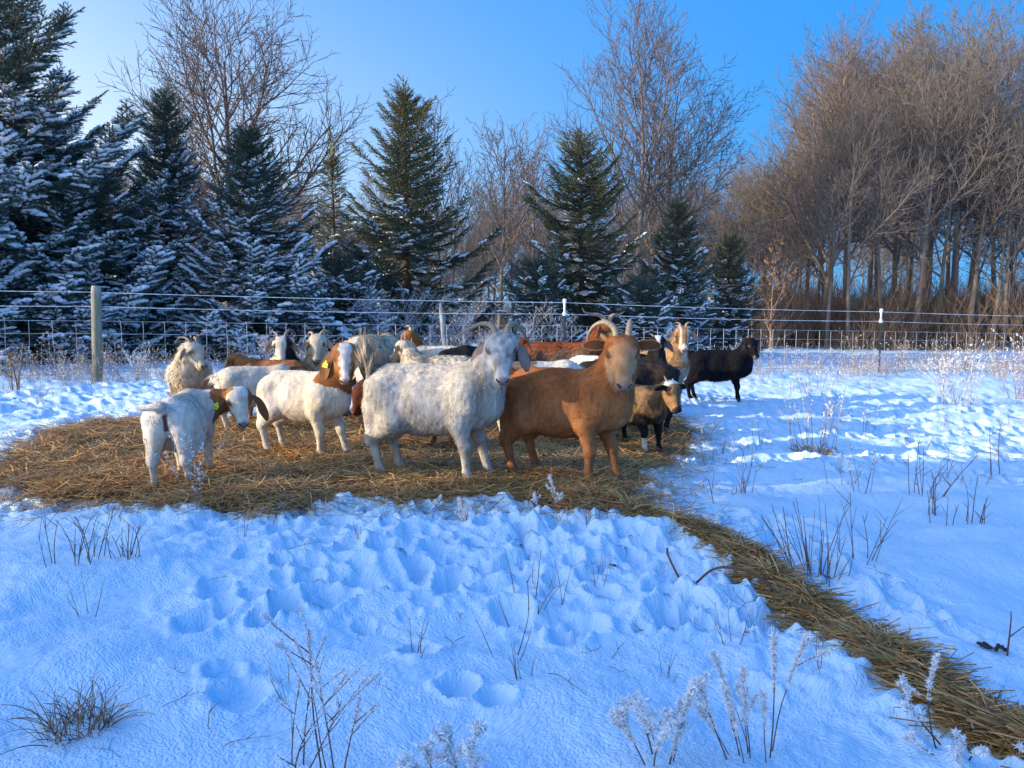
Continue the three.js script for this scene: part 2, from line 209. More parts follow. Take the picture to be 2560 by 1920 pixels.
function spruce(o) {
  const { h, rb, seed, snow = 0.5, dens = 1, low = 0.02, col = [0.075, 0.130, 0.115], warm = 0.3, spike = 0.5 } = o, r = rnd(seed * 97 + 3);
  const t = thing('spruce_tree', o.label, 'tree', o.pos.clone(), o.turn ?? 0, o.group); t.userData.base = 'spruce_tree';
  const tk = new MB(), lean = V((r() - 0.5) * 0.05, 1, (r() - 0.5) * 0.05), tp = []; for (let i = 0; i <= 8; i++) tp.push(V(lean.x * h * i / 8 + (r() - 0.5) * 0.03, h * i / 8 - (i ? 0 : 0.3), lean.z * h * i / 8)); tk.tube(tp, tp.map((_, i) => 0.018 * h * (1 - i / 8) + 0.012), 8, [0.10, 0.075, 0.055]); part('trunk', tk.geo(), barkMat, t);
  const br = new MB(), needles = [[], [], []], snows = [[], [], []], M = new THREE.Matrix4();
  const place = (p, d, L, y, frac) => { const k = Math.floor(r() * 3), s = V().crossVectors(d, V(0, 1, 0)).normalize(), up = V().crossVectors(s, d).normalize(); const roll = (r() - 0.5) * 0.9; const s2 = V().copy(s).multiplyScalar(Math.cos(roll)).addScaledVector(up, Math.sin(roll)), u2 = V().crossVectors(s2, d).normalize(); M.makeBasis(d.clone().multiplyScalar(L), u2.clone().multiplyScalar(L), s2.clone().multiplyScalar(L)).setPosition(p);
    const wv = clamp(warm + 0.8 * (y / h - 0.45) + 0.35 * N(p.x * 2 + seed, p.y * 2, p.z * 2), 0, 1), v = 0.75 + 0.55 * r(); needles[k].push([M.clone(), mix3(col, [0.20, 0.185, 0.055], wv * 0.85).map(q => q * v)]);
    const sn = snow * ss(0.95, 0.25, y / h) * (0.5 + 1.1 * frac) + 1.5 * snow * ss(0.95, 0.4, y / h) * N(p.x * 2.1, p.y * 2.6, p.z * 2.1 + seed); if (r() < sn && d.y > -0.75) { M.makeBasis(d.clone().multiplyScalar(L * (0.75 + 0.35 * r())), V(0, 1, 0).addScaledVector(d, -d.y).normalize().multiplyScalar(L * (1.1 + 0.9 * r())), s.clone().multiplyScalar(L * (1.05 + 0.7 * r()))).setPosition(V(p.x, p.y + 0.012, p.z)); snows[k].push([M.clone(), [1, 1, 1]]); } };
  let y = low * h + 0.1; const wob = r() * 10;
  while (y < h - 0.12) {
    const f = y / h, nb = Math.round((9 + r() * 3) * dens), L0 = rb * Math.pow(1 - f, 0.70) * (1 - 0.35 * Math.exp(-f * 9));
    for (let k = 0; k < nb; k++) {
      const az = k / nb * 6.283 + wob + y * 7 + (r() - 0.5) * 0.9, L = Math.max(0.12, 1.16 * L0 * (0.5 + 0.7 * r()) * (1 + 0.5 * N(Math.cos(az) * 1.3 + seed, y * 0.9, Math.sin(az) * 1.3)) * (r() < 0.08 ? 1.3 : 1)), up = lerp(-0.12, 0.75, Math.pow(f, 1.4)) + (r() - 0.5) * 0.25, yy = y + (r() - 0.5) * 0.16;
      const c = Math.cos(az), s = Math.sin(az), n = 7, pts = []; for (let i = 0; i <= n; i++) { const q = i / n; pts.push(V(lean.x * yy + c * L * q, yy + L * (up * q - 0.28 * (1 - f) * Math.sin(q * 2.6) + 0.20 * q * q * q), lean.z * yy + s * L * q)); }
      br.tube(pts, pts.map((_, i) => (0.010 + 0.011 * L) * (1 - i / n) + 0.004), 4, [0.11, 0.08, 0.06], false);
      const sl = clamp(0.20 + 0.14 * L, 0.2, 0.5), m = Math.max(3, Math.round(L / 0.07));
      for (let i = 0; i < m; i++) { const q = Math.pow((i + 0.6) / m, 0.75); if (q < 0.16) continue; const j = Math.min(n - 1, Math.floor(q * n)), p = V().lerpVectors(pts[j], pts[j + 1], q * n - j), d = V().subVectors(pts[j + 1], pts[j]).normalize(), side = i % 2 ? -1 : 1, sv = V(-s, 0, c).multiplyScalar(side); const dd = V().copy(d).multiplyScalar(0.62).addScaledVector(sv, 0.75 * (1 - q * 0.55)).add(V(0, -0.22 * (1 - f) + (r() - 0.5) * 0.25, 0)).normalize(); place(p, dd, sl * (0.75 + 0.6 * r()) * (1 - 0.25 * q), p.y, q); }
      const d = V().subVectors(pts[n], pts[n - 1]).normalize(); place(pts[n - 1], d, sl * 1.05, pts[n].y, 1);
    }
    y += (0.15 + 0.13 * r()) * (0.75 + 0.5 * (1 - f)) / Math.sqrt(dens);
  }
  // leading shoots
  for (let i = 0; i < 6; i++) { const yy = h - 0.1 - i * 0.16; place(V(lean.x * yy, yy, lean.z * yy), V((r() - 0.5) * 0.5 * i * 0.3, 1, (r() - 0.5) * 0.5 * i * 0.3).normalize(), spike * (0.9 - i * 0.06), h, 0.2); }
  part('branches', br.geo(), barkMat, t);
  const inst = (lists, geos, mat, name) => lists.forEach((L, k) => { if (!L.length) return; const im = new THREE.InstancedMesh(geos[k], mat, L.length); L.forEach(([m, c], i) => { im.setMatrixAt(i, m); im.setColorAt(i, new THREE.Color().setRGB(...c)); }); im.name = name; im.castShadow = im.receiveShadow = true; im.userData.kind = 'stuff'; t.add(im); });
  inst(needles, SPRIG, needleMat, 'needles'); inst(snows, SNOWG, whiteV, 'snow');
  return t;
}
const far = (px, d) => stand(px, d);
const hAt = (py, px, d, base) => yAt(py, d, px) - base.y;
const SPRUCES = [
  [40, 15.2, -70, 2.5, 0.62, 'tallest snow laden spruce, cut off by the photo edge beside the wooden post', { warm: -0.1 }],
  [-230, 13.5, 330, 2.0, 0.7, 'snow covered spruce mostly outside the photo next to the tallest spruce', { warm: -0.3 }],
  [255, 16.0, 430, 1.9, 0.8, 'broad low snowy spruce between the tallest spruce and the slim dark spruce', { warm: -0.3 }],
  [432, 17.0, 240, 1.05, 0.55, 'slim dark blue green spruce in front of the great bare tree', { warm: -0.1 }],
  [640, 16.5, 330, 1.35, 0.6, 'snowy spruce just beside the trunk of the great bare tree', { warm: -0.1 }],
  [845, 20.5, 375, 0.75, 0.35, 'small yellow green spruce with a bare leading shoot', { warm: 0.45, dens: 0.7, spike: 0.9 }],
  [850, 17.5, 640, 1.35, 0.8, 'low snow covered spruce below the small yellow green spruce', { warm: -0.4 }],
  [1022, 20.0, 232, 2.0, 0.10, 'big green spruce with long curved upper branches in the middle', { warm: 0.5, spike: 0.8, dens: 0.85 }],
  [1455, 21.5, 335, 1.85, 0.10, 'green spruce with a gold lit top in front of the twin bare trees', { warm: 0.55, dens: 0.85 }],
  [1340, 19.0, 640, 1.1, 0.2, 'low dark spruce beside the green spruce with a gold lit top', { warm: 0.0 }],
  [1600, 19.5, 700, 1.3, 0.45, 'low snowy spruce behind the white insulator post', { warm: -0.3 }],
  [1680, 22.5, 505, 1.2, 0.2, 'bushy blue green spruce standing behind the tan goat', { warm: 0.1 }],
  [1815, 24.0, 590, 0.95, 0.15, 'dark spruce above the small black goat at the edge of the brown wood', { warm: 0.25 }],
];
SPRUCES.forEach(([px, d, top, rb, snow, label, ex], i) => { const pos = far(px, d); spruce({ pos, h: hAt(top, px, d, pos), rb, snow, label, seed: i + 1, ...ex }); });

// ---------------------------------------------------------------- bare trees
function bareTree(o) { // grows trunk and limbs; returns { trunk, crown } geometries with the foot at the origin
  const r = rnd(o.seed * 53 + 11), tk = new MB(), cr = new MB(), H = o.h, bark = (o.bark ?? [0.17, 0.14, 0.11]).map(v => v * 1.25), twig = (o.twig ?? [0.135, 0.10, 0.08]).map(v => v * 1.25); let segs = 0;
  const queue = [];
  const grow = (p, d, L, R, lv) => {
    const n = lv === 0 ? 14 : lv === 1 ? 8 : lv === 2 ? 5 : 3, pts = [p.clone()], dirs = [d.clone()]; let q = p.clone(), v = d.clone();
    const wand = [0.05, 0.12, 0.19, 0.26][Math.min(lv, 3)] * (o.wand ?? 1);
    for (let i = 0; i < n; i++) { v.x += (r() - 0.5) * wand * 2 * (lv ? 1 : 0.6); v.z += (r() - 0.5) * wand * 2 * (lv ? 1 : 0.6); v.y += (r() - 0.35) * wand + (lv > 0 ? (o.upsweep ?? 0.03) : 0.02); if (o.windlean) v.x += o.windlean * 0.03 * lv; v.normalize(); q = q.clone().addScaledVector(v, L / n); pts.push(q); dirs.push(v.clone()); }
    const mr = o.minR ?? 0.007, Re = Math.max(mr, R * (lv === 0 ? 0.14 : 0.25)), rad = pts.map((_, i) => lerp(R, Re, Math.pow(i / n, lv === 0 ? 0.85 : 1)) * (lv === 0 && i === 0 ? 1.35 : 1)), m = lv === 0 ? tk : cr, c = lv === 0 ? bark : mix3(bark, twig, Math.min(1, lv / 2.2)), cv = 0.8 + 0.4 * r();
    m.tube(pts, rad, lv === 0 ? 9 : lv === 1 ? 6 : lv === 2 ? 4 : 3, (t, pp) => { const k = cv * (1 + 0.4 * N(pp.x * 6, pp.y * 2.2, pp.z * 6)); return [c[0] * k, c[1] * k, c[2] * k]; }, false); segs += n;
    if (lv >= (o.levels ?? 4)) return;
    const first = o.first ?? 0.3, nc = lv === 0 ? o.limbs : Math.max(2, Math.round(L * (o.rate ?? [0, 3.6, 5.5, 7])[lv] * (0.8 + 0.4 * r())));
    for (let k = 0; k < nc; k++) { const t = lv === 0 ? lerp(first, 0.99, Math.pow((k + r() * 0.9) / nc, 0.8)) : lerp(0.16, 1, (k + r()) / nc), j = Math.min(n - 1, Math.floor(t * n)), P = V().lerpVectors(pts[j], pts[j + 1], t * n - j), D = dirs[j + 1];
      const az = k * 2.4 + r() * 1.2, perp = Math.abs(D.y) > 0.9 ? V(1, 0, 0) : V(0, 1, 0), A = V().crossVectors(D, perp).normalize(), B = V().crossVectors(D, A), u = clamp((t - first) / (1 - first), 0, 1); let sp = (lv === 0 ? (o.spread ?? 0.75) * (1 - 0.4 * u) : 0.70) * (0.75 + 0.5 * r()); const nd = V().copy(D).multiplyScalar(Math.cos(sp)).addScaledVector(A, Math.sin(sp) * Math.cos(az)).addScaledVector(B, Math.sin(sp) * Math.sin(az)).normalize();
      const len = lv === 0 ? H * (o.limbLen ?? 0.42) * (1 - 0.5 * Math.pow(u, 1.3)) * (0.7 + 0.45 * r()) : L * [0, 0.46, 0.48, 0.5][lv] * (1 - 0.45 * t) * (0.7 + 0.6 * r()); if (len < 0.12) continue;
      queue.push([P, nd, len, Math.max(mr, Math.min(lerp(rad[j], rad[j + 1], t * n - j) * 0.62, len * 0.022)), lv + 1]); }
  };
  const stems = o.stems ?? 1; for (let s = 0; s < stems; s++) grow(V(s * 0.25 - (stems - 1) * 0.12, -0.2, s * 0.1), V((s - (stems - 1) / 2) * 0.22 + (o.lean ?? 0), 1, (r() - 0.5) * 0.1).normalize(), H * 0.80 * (1 - 0.12 * s), o.r0 ?? H * 0.015, 0);
  for (let lv = 1; lv <= 4; lv++) { const now = queue.splice(0), left = (o.max ?? 5200) - segs, per = lv === 1 ? 8 : lv === 2 ? 5 : 3, keep = Math.min(1, left / (now.length * per)); for (const q of now) if (keep >= 1 || r() < keep) grow(...q); }
  return { trunk: tk.geo(), crown: cr.geo() };
}
function plantTree(g, label, pos, turn = 0, s = 1, group) { const t = thing('bare_tree', label, 'tree', pos, turn, group); t.scale.setScalar(s); part('trunk', g.trunk, barkMat, t); part('crown', g.crown, barkMat, t); t.userData.base = 'bare_tree'; return t; }
{
  const p1 = far(577, 27), h1 = hAt(-30, 577, 27, p1);
  plantTree(bareTree({ seed: 1, h: h1, limbs: 24, first: 0.17, spread: 1.05, limbLen: 0.5, upsweep: 0.015, r0: 0.19, max: 13000, minR: 0.0075, levels: 4, bark: [0.10, 0.08, 0.065], twig: [0.085, 0.062, 0.05] }), 'great bare tree with a wide fan of dark branches above the snowy spruces', p1, 0.4);
  const p2 = far(430, 30); plantTree(bareTree({ seed: 2, h: hAt(75, 430, 30, p2), limbs: 17, first: 0.22, spread: 0.8, limbLen: 0.36, r0: 0.11, max: 6000, minR: 0.0075, wand: 1.3, bark: [0.11, 0.085, 0.07] }), 'thin crooked bare tree rising behind the slim dark blue green spruce', p2, 1.3);
  const p3 = far(1588, 28); plantTree(bareTree({ seed: 3, h: hAt(-60, 1588, 28, p3), limbs: 22, first: 0.24, spread: 0.72, limbLen: 0.40, upsweep: 0.05, r0: 0.15, max: 9500, minR: 0.0075, bark: [0.19, 0.145, 0.115], twig: [0.105, 0.08, 0.068] }), 'tall bare tree, straighter of the twins behind the green spruce', p3, 2.0);
  const p4 = far(1640, 29); plantTree(bareTree({ seed: 4, h: hAt(30, 1690, 29, p4), limbs: 17, first: 0.28, spread: 0.75, limbLen: 0.38, upsweep: 0.05, r0: 0.12, lean: 0.05, max: 12000, minR: 0.0075, bark: [0.19, 0.145, 0.115], twig: [0.105, 0.08, 0.068] }), 'tall bare tree leaning outward, beside the straighter twin', p4, 0.6);
  const p5 = far(1245, 27); plantTree(bareTree({ seed: 5, h: hAt(240, 1262, 27, p5), limbs: 22, first: 0.25, spread: 0.72, limbLen: 0.36, upsweep: 0.05, r0: 0.10, lean: 0.03, max: 9000, minR: 0.0075, bark: [0.12, 0.095, 0.075] }), 'bare tree with a dark slender trunk standing between the two green spruces', p5, 0.2);
  const p6 = far(1335, 33); plantTree(bareTree({ seed: 6, h: hAt(270, 1340, 33, p6), limbs: 20, first: 0.35, spread: 0.68, limbLen: 0.34, r0: 0.12, max: 6500, minR: 0.0075, bark: [0.17, 0.13, 0.10] }), 'rounded bare tree behind the dark slender trunk', p6, 2.2);
  const p7 = far(1110, 29); plantTree(bareTree({ seed: 7, h: hAt(230, 1110, 29, p7), limbs: 14, first: 0.3, spread: 0.5, limbLen: 0.36, r0: 0.09, max: 3500, minR: 0.0075, stems: 2, bark: [0.12, 0.095, 0.075] }), 'sparse twin stemmed bare tree behind the big green spruce', p7, 1.0);
  const p8 = far(2055, 34); plantTree(bareTree({ seed: 8, h: hAt(-10, 2055, 34, p8), limbs: 26, first: 0.22, spread: 0.7, limbLen: 0.36, upsweep: 0.05, r0: 0.17, max: 12000, minR: 0.0075, bark: [0.21, 0.16, 0.12] }), 'tallest straight bare tree at the near edge of the brown wood', p8, 0.9);
  // the wood on the far side: a few kinds of grown tree, many individuals
  const kinds = [[9, { limbs: 17, first: 0.3, spread: 0.85, limbLen: 0.46 }], [10, { limbs: 15, first: 0.3, spread: 0.8, limbLen: 0.46, windlean: 0.6, lean: 0.06 }], [11, { limbs: 14, first: 0.5, spread: 0.9, limbLen: 0.40, stems: 1 }], [12, { limbs: 11, first: 0.35, spread: 0.85, limbLen: 0.40, stems: 2 }], [13, { limbs: 20, first: 0.25, spread: 1.0, limbLen: 0.34, wand: 1.4 }]].map(([seed, k]) => bareTree({ seed, h: 13, r0: 0.135, max: 7500, minR: 0.008, bark: [0.15, 0.122, 0.098], twig: [0.13, 0.110, 0.095], ...k }));
  const r = rnd(404), protos = kinds.map(() => null), grp = 'bare trees crowded in the brown wood', lab = 'bare brown tree crowded among others in the wood beyond the fence';
  const put = (px, d, top, k) => { const pos = far(px, d), s = hAt(top, px, d, pos) / 12, turn = r() * 6.3; if (!protos[k]) protos[k] = plantTree(kinds[k], lab, pos, turn, s, grp); else copy(protos[k], null, pos, turn, s); };
  const skyline = [[1600, 400], [1700, 380], [1790, 350], [1860, 380], [1930, 400], [1985, 300], [2040, 120], [2100, 110], [2170, 90], [2230, 50], [2300, 20], [2380, 20], [2450, 100], [2520, 150], [2600, 120], [2700, 100]];
  const skyAt = x => { for (let i = 0; i < skyline.length - 1; i++) if (x <= skyline[i + 1][0]) return lerp(skyline[i][1], skyline[i + 1][1], clamp((x - skyline[i][0]) / (skyline[i + 1][0] - skyline[i][0]), 0, 1)); return 110; };
  for (let i = 0; i < 22; i++) { const px = 1890 + 760 * (i + r() * 0.9) / 22, d = 31 + r() * 16; put(px, d, skyAt(px) + (r() * r()) * 240, Math.floor(r() * 5)); }
  for (let i = 0; i < 8; i++) { const px = 2010 + 560 * (i + r()) / 8; put(px, 29.5 + r() * 2, skyAt(px) + 60 + r() * 200, Math.floor(r() * 5)); }
  for (let i = 0; i < 14; i++) { const px = 1600 + 380 * (i + r()) / 14; put(px, 36 + r() * 14, skyAt(px) + r() * 130, Math.floor(r() * 5)); }
  const lab2 = 'bare tree in the pale distant row behind the spruces', grp2 = 'bare trees in the distant row behind the spruces';
  for (let i = 0; i < 64; i++) { const px = 200 + 1500 * (i + r()) / 64, d = 34 + r() * 18, pos = far(px, d), k = Math.floor(r() * 5), s = hAt(400 + r() * 170 - 40 * Math.sin(px / 260), px, d, pos) / 12.4; const c = copy(protos[k], lab2, pos, r() * 6.3, s); c.userData.group = grp2; }
  // a few reddish saplings and brush closing the floor of the wood
  const brush = (seed, col, n, h) => { const q = rnd(seed), b = new MB(); for (let i = 0; i < n; i++) { let p = V((q() - 0.5) * 1.1, -0.05, (q() - 0.5) * 1.1), d = V((q() - 0.5) * 0.7, 1, (q() - 0.5) * 0.7).normalize(); const L = h * (0.45 + 0.6 * q()), pts = [p]; for (let k = 0; k < 4; k++) { d.x += (q() - 0.5) * 0.5; d.z += (q() - 0.5) * 0.5; d.normalize(); p = p.clone().addScaledVector(d, L / 4); pts.push(p); } const v = 0.7 + 0.6 * q(), c = col.map(x => x * v); b.tube(pts, [0.012, 0.010, 0.008, 0.006, 0.004], 3, c, false); for (let k = 0; k < 5; k++) { const a = pts[1 + Math.floor(q() * 3)], e = V((q() - 0.5) * 1.6, 0.5 + q() * 0.7, (q() - 0.5) * 1.6).normalize(); b.tube([a, a.clone().addScaledVector(e, L * 0.16), a.clone().addScaledVector(e, L * 0.3).add(V(0, 0.05, 0))], [0.006, 0.005, 0.003], 3, c, false); } } return b.geo(); };
  const brown = [0.16, 0.115, 0.08], bushes = [brush(21, brown, 26, 2.2), brush(22, [0.175, 0.12, 0.085], 22, 2.8), brush(23, [0.17, 0.12, 0.085], 30, 1.7), brush(24, [0.19, 0.13, 0.09], 14, 3.2)];
  const under = thing('undergrowth', 'brown leafless brush filling the floor of the wood beyond the fence', 'undergrowth', V(0, 0, 0)); under.userData.kind = 'stuff';
  bushes.forEach((geo, k) => { const L = []; const n = 250; for (let i = 0; i < n; i++) { const wood = r() < 0.7, px = wood ? 1850 + r() * 900 : -100 + r() * 1960, d = wood ? 28.5 + Math.pow(r(), 0.8) * 34 : 30 + r() * 32, p = far(px, d); L.push([p, 0.7 + r() * 0.7]); } const im = new THREE.InstancedMesh(geo, barkMat, L.length); const M = new THREE.Matrix4(), Q = new THREE.Quaternion(); L.forEach(([p, s], i) => { Q.setFromAxisAngle(V(0, 1, 0), r() * 6.3); M.compose(p, Q, V(s, s * (0.8 + 0.4 * r()), s)); im.setMatrixAt(i, M); }); im.name = 'brush'; im.userData.kind = 'stuff'; im.castShadow = im.receiveShadow = true; under.add(im); });
  // far woodland mass that reads as one belt
  const fw = thing('far_woods', 'hazy belt of bare woodland along the horizon', 'woodland', V(0, 0, 0)); fw.userData.kind = 'stuff';
  kinds.forEach((g, k) => { const n = 12, geo = mergeGeometries([g.trunk, g.crown]), im = new THREE.InstancedMesh(geo, barkMat, n), M = new THREE.Matrix4(), Q = new THREE.Quaternion(); for (let i = 0; i < n; i++) { const px = -900 + 4600 * r(), d = 58 + r() * 45, p = far(px, d), s = (0.62 + 0.4 * r()) * (px > 1850 ? 1.15 : 0.85); Q.setFromAxisAngle(V(0, 1, 0), r() * 6.3); M.compose(p, Q, V(s, s, s)); im.setMatrixAt(i, M); } im.name = 'tree_belt'; im.userData.kind = 'stuff'; im.castShadow = im.receiveShadow = true; fw.add(im); });
  // oak saplings that kept their dry leaves
  const lf = new MB(); lf.v(-0.03, 0, 0, 0, 0.3, 1, [1, 1, 1]); lf.v(0, -0.04, 0.01, 0, 0.3, 1, [1, 1, 1]); lf.v(0.03, 0, 0, 0, 0.3, 1, [1, 1, 1]); lf.v(0, 0.05, 0.012, 0, 0.3, 1, [1, 1, 1]); lf.tri(0, 1, 2); lf.tri(0, 2, 3); const lg = lf.geo();
  [[1925, 27.5, 560, 'small oak still holding rust brown leaves beside the dark spruce'], [1880, 29, 480, 'pale brown leafy sapling just above the dark spruce']].forEach(([px, d, top, label], q) => { const pos = far(px, d), h = hAt(top, px, d, pos), g = bareTree({ seed: 31 + q, h, limbs: 14, first: 0.15, spread: 0.8, limbLen: 0.4, r0: 0.05, max: 1600, minR: 0.006, bark: [0.2, 0.14, 0.1] }), t = plantTree(g, label, pos, 0); const P = g.crown.attributes.position, n = 330 - q * 120, im = new THREE.InstancedMesh(lg, vmat(0.8, { side: THREE.DoubleSide }), n), M = new THREE.Matrix4(), Q = new THREE.Quaternion(); for (let i = 0; i < n; i++) { const k = Math.floor(r() * P.count); Q.setFromEuler(new THREE.Euler(r() * 6, r() * 6, r() * 6)); M.compose(V(P.getX(k), P.getY(k) - 0.03, P.getZ(k)), Q, V(1, 1, 1).multiplyScalar(1 + r())); im.setMatrixAt(i, M); im.setColorAt(i, new THREE.Color().setRGB(0.20 * (0.6 + 0.7 * r()), 0.095, 0.045)); } im.name = 'dry_leaves'; im.userData.kind = 'stuff'; im.castShadow = im.receiveShadow = true; t.add(im); });
}
// ---------------------------------------------------------------- shelter belt beside the pasture, whose long shadow lies over the nearer snow
{
  const r = rnd(909), mk = [spruce({ pos: V(-17.5, G0(-17.5, 3.4), 3.4), h: 9, rb: 2.7, snow: 0.4, seed: 41, label: 'spruce in the shelter belt beside the pasture, outside the photo', group: 'spruces of the shelter belt outside the photo' })];
  for (const [x, z, s] of [[-18.2, 5.2, 1.05], [-17.6, 7.3, 0.96], [-23, 4.4, 1.0], [-24, 7.0, 1.05], [-18.6, 9.4, 1.0]]) copy(mk[0], null, V(x, G0(x, z), z), r() * 6, s);
}
// ---------------------------------------------------------------- goats
const furMat = new THREE.MeshPhysicalMaterial({ vertexColors: true, roughness: 0.8, specularIntensity: 0.25, side: THREE.DoubleSide }), skinMat = new THREE.MeshPhysicalMaterial({ vertexColors: true, roughness: 0.85, specularIntensity: 0.25 }), hornMat = vmat(0.55), eyeMat = vmat(0.12), noseMat = vmat(0.5);
const tagMat = new THREE.MeshStandardMaterial({ color: new THREE.Color().setRGB(0.72, 0.72, 0.03), roughness: 0.5, side: THREE.DoubleSide });
const tagTextMat = (() => { const c = document.createElement('canvas'); c.width = 128; c.height = 64; const q = c.getContext('2d'); q.fillStyle = '#dfdc30'; q.fillRect(0, 0, 128, 64); q.fillStyle = '#2b2a10'; q.font = 'bold 52px sans-serif'; q.textAlign = 'center'; q.fillText('0003', 64, 51); const t = new THREE.CanvasTexture(c); t.colorSpace = THREE.SRGBColorSpace; return new THREE.MeshStandardMaterial({ map: t, roughness: 0.5 }); })();

function surfaceNets(sdf, lo, hi, h) {
  const nx = Math.ceil((hi[0] - lo[0]) / h) + 1, ny = Math.ceil((hi[1] - lo[1]) / h) + 1, nz = Math.ceil((hi[2] - lo[2]) / h) + 1, F = new Float32Array(nx * ny * nz).fill(1), B = 6, rad = B * h * 0.5 * 1.8;
  const at = (i, j, k) => (k * ny + j) * nx + i;
  for (let k = 0; k < nz; k += B) for (let j = 0; j < ny; j += B) for (let i = 0; i < nx; i += B) {
    const d = sdf(lo[0] + (i + B / 2) * h, lo[1] + (j + B / 2) * h, lo[2] + (k + B / 2) * h), full = Math.abs(d) < rad + 0.03;
    for (let c = k; c < Math.min(k + B, nz); c++) for (let b = j; b < Math.min(j + B, ny); b++) for (let a = i; a < Math.min(i + B, nx); a++) F[at(a, b, c)] = full ? sdf(lo[0] + a * h, lo[1] + b * h, lo[2] + c * h) : d;
  }
  const idx = new Int32Array(nx * ny * nz).fill(-1), P = [], I = [];
  for (let k = 0; k < nz - 1; k++) for (let j = 0; j < ny - 1; j++) for (let i = 0; i < nx - 1; i++) {
    let m = 0, sx = 0, sy = 0, sz = 0, c = 0; const v = [];
    for (let q = 0; q < 8; q++) { const f = F[at(i + (q & 1), j + ((q >> 1) & 1), k + (q >> 2))]; v.push(f); if (f < 0) m |= 1 << q; }
    if (m === 0 || m === 255) continue;
    for (let q = 0; q < 8; q++) for (const e of [1, 2, 4]) if (!(q & e)) { const a = v[q], b = v[q | e]; if ((a < 0) !== (b < 0)) { const t = a / (a - b); sx += (q & 1) + (e === 1 ? t : 0); sy += ((q >> 1) & 1) + (e === 2 ? t : 0); sz += (q >> 2) + (e === 4 ? t : 0); c++; } }
    idx[at(i, j, k)] = P.length / 3; P.push(lo[0] + (i + sx / c) * h, lo[1] + (j + sy / c) * h, lo[2] + (k + sz / c) * h);
  }
  for (let k = 1; k < nz - 1; k++) for (let j = 1; j < ny - 1; j++) for (let i = 1; i < nx - 1; i++) {
    const f = F[at(i, j, k)] < 0;
    const q = (a, b, c, d, flip) => { if (a < 0 || b < 0 || c < 0 || d < 0) return; flip ? I.push(a, c, b, a, d, c) : I.push(a, b, c, a, c, d); };
    if (f !== F[at(i + 1, j, k)] < 0) q(idx[at(i, j - 1, k - 1)], idx[at(i, j, k - 1)], idx[at(i, j, k)], idx[at(i, j - 1, k)], !f);
    if (f !== F[at(i, j + 1, k)] < 0) q(idx[at(i - 1, j, k - 1)], idx[at(i - 1, j, k)], idx[at(i, j, k)], idx[at(i, j, k - 1)], !f);
    if (f !== F[at(i, j, k + 1)] < 0) q(idx[at(i - 1, j - 1, k)], idx[at(i, j - 1, k)], idx[at(i, j, k)], idx[at(i - 1, j, k)], !f);
  }
  return [P, I];
}
const rad = d => d * Math.PI / 180;
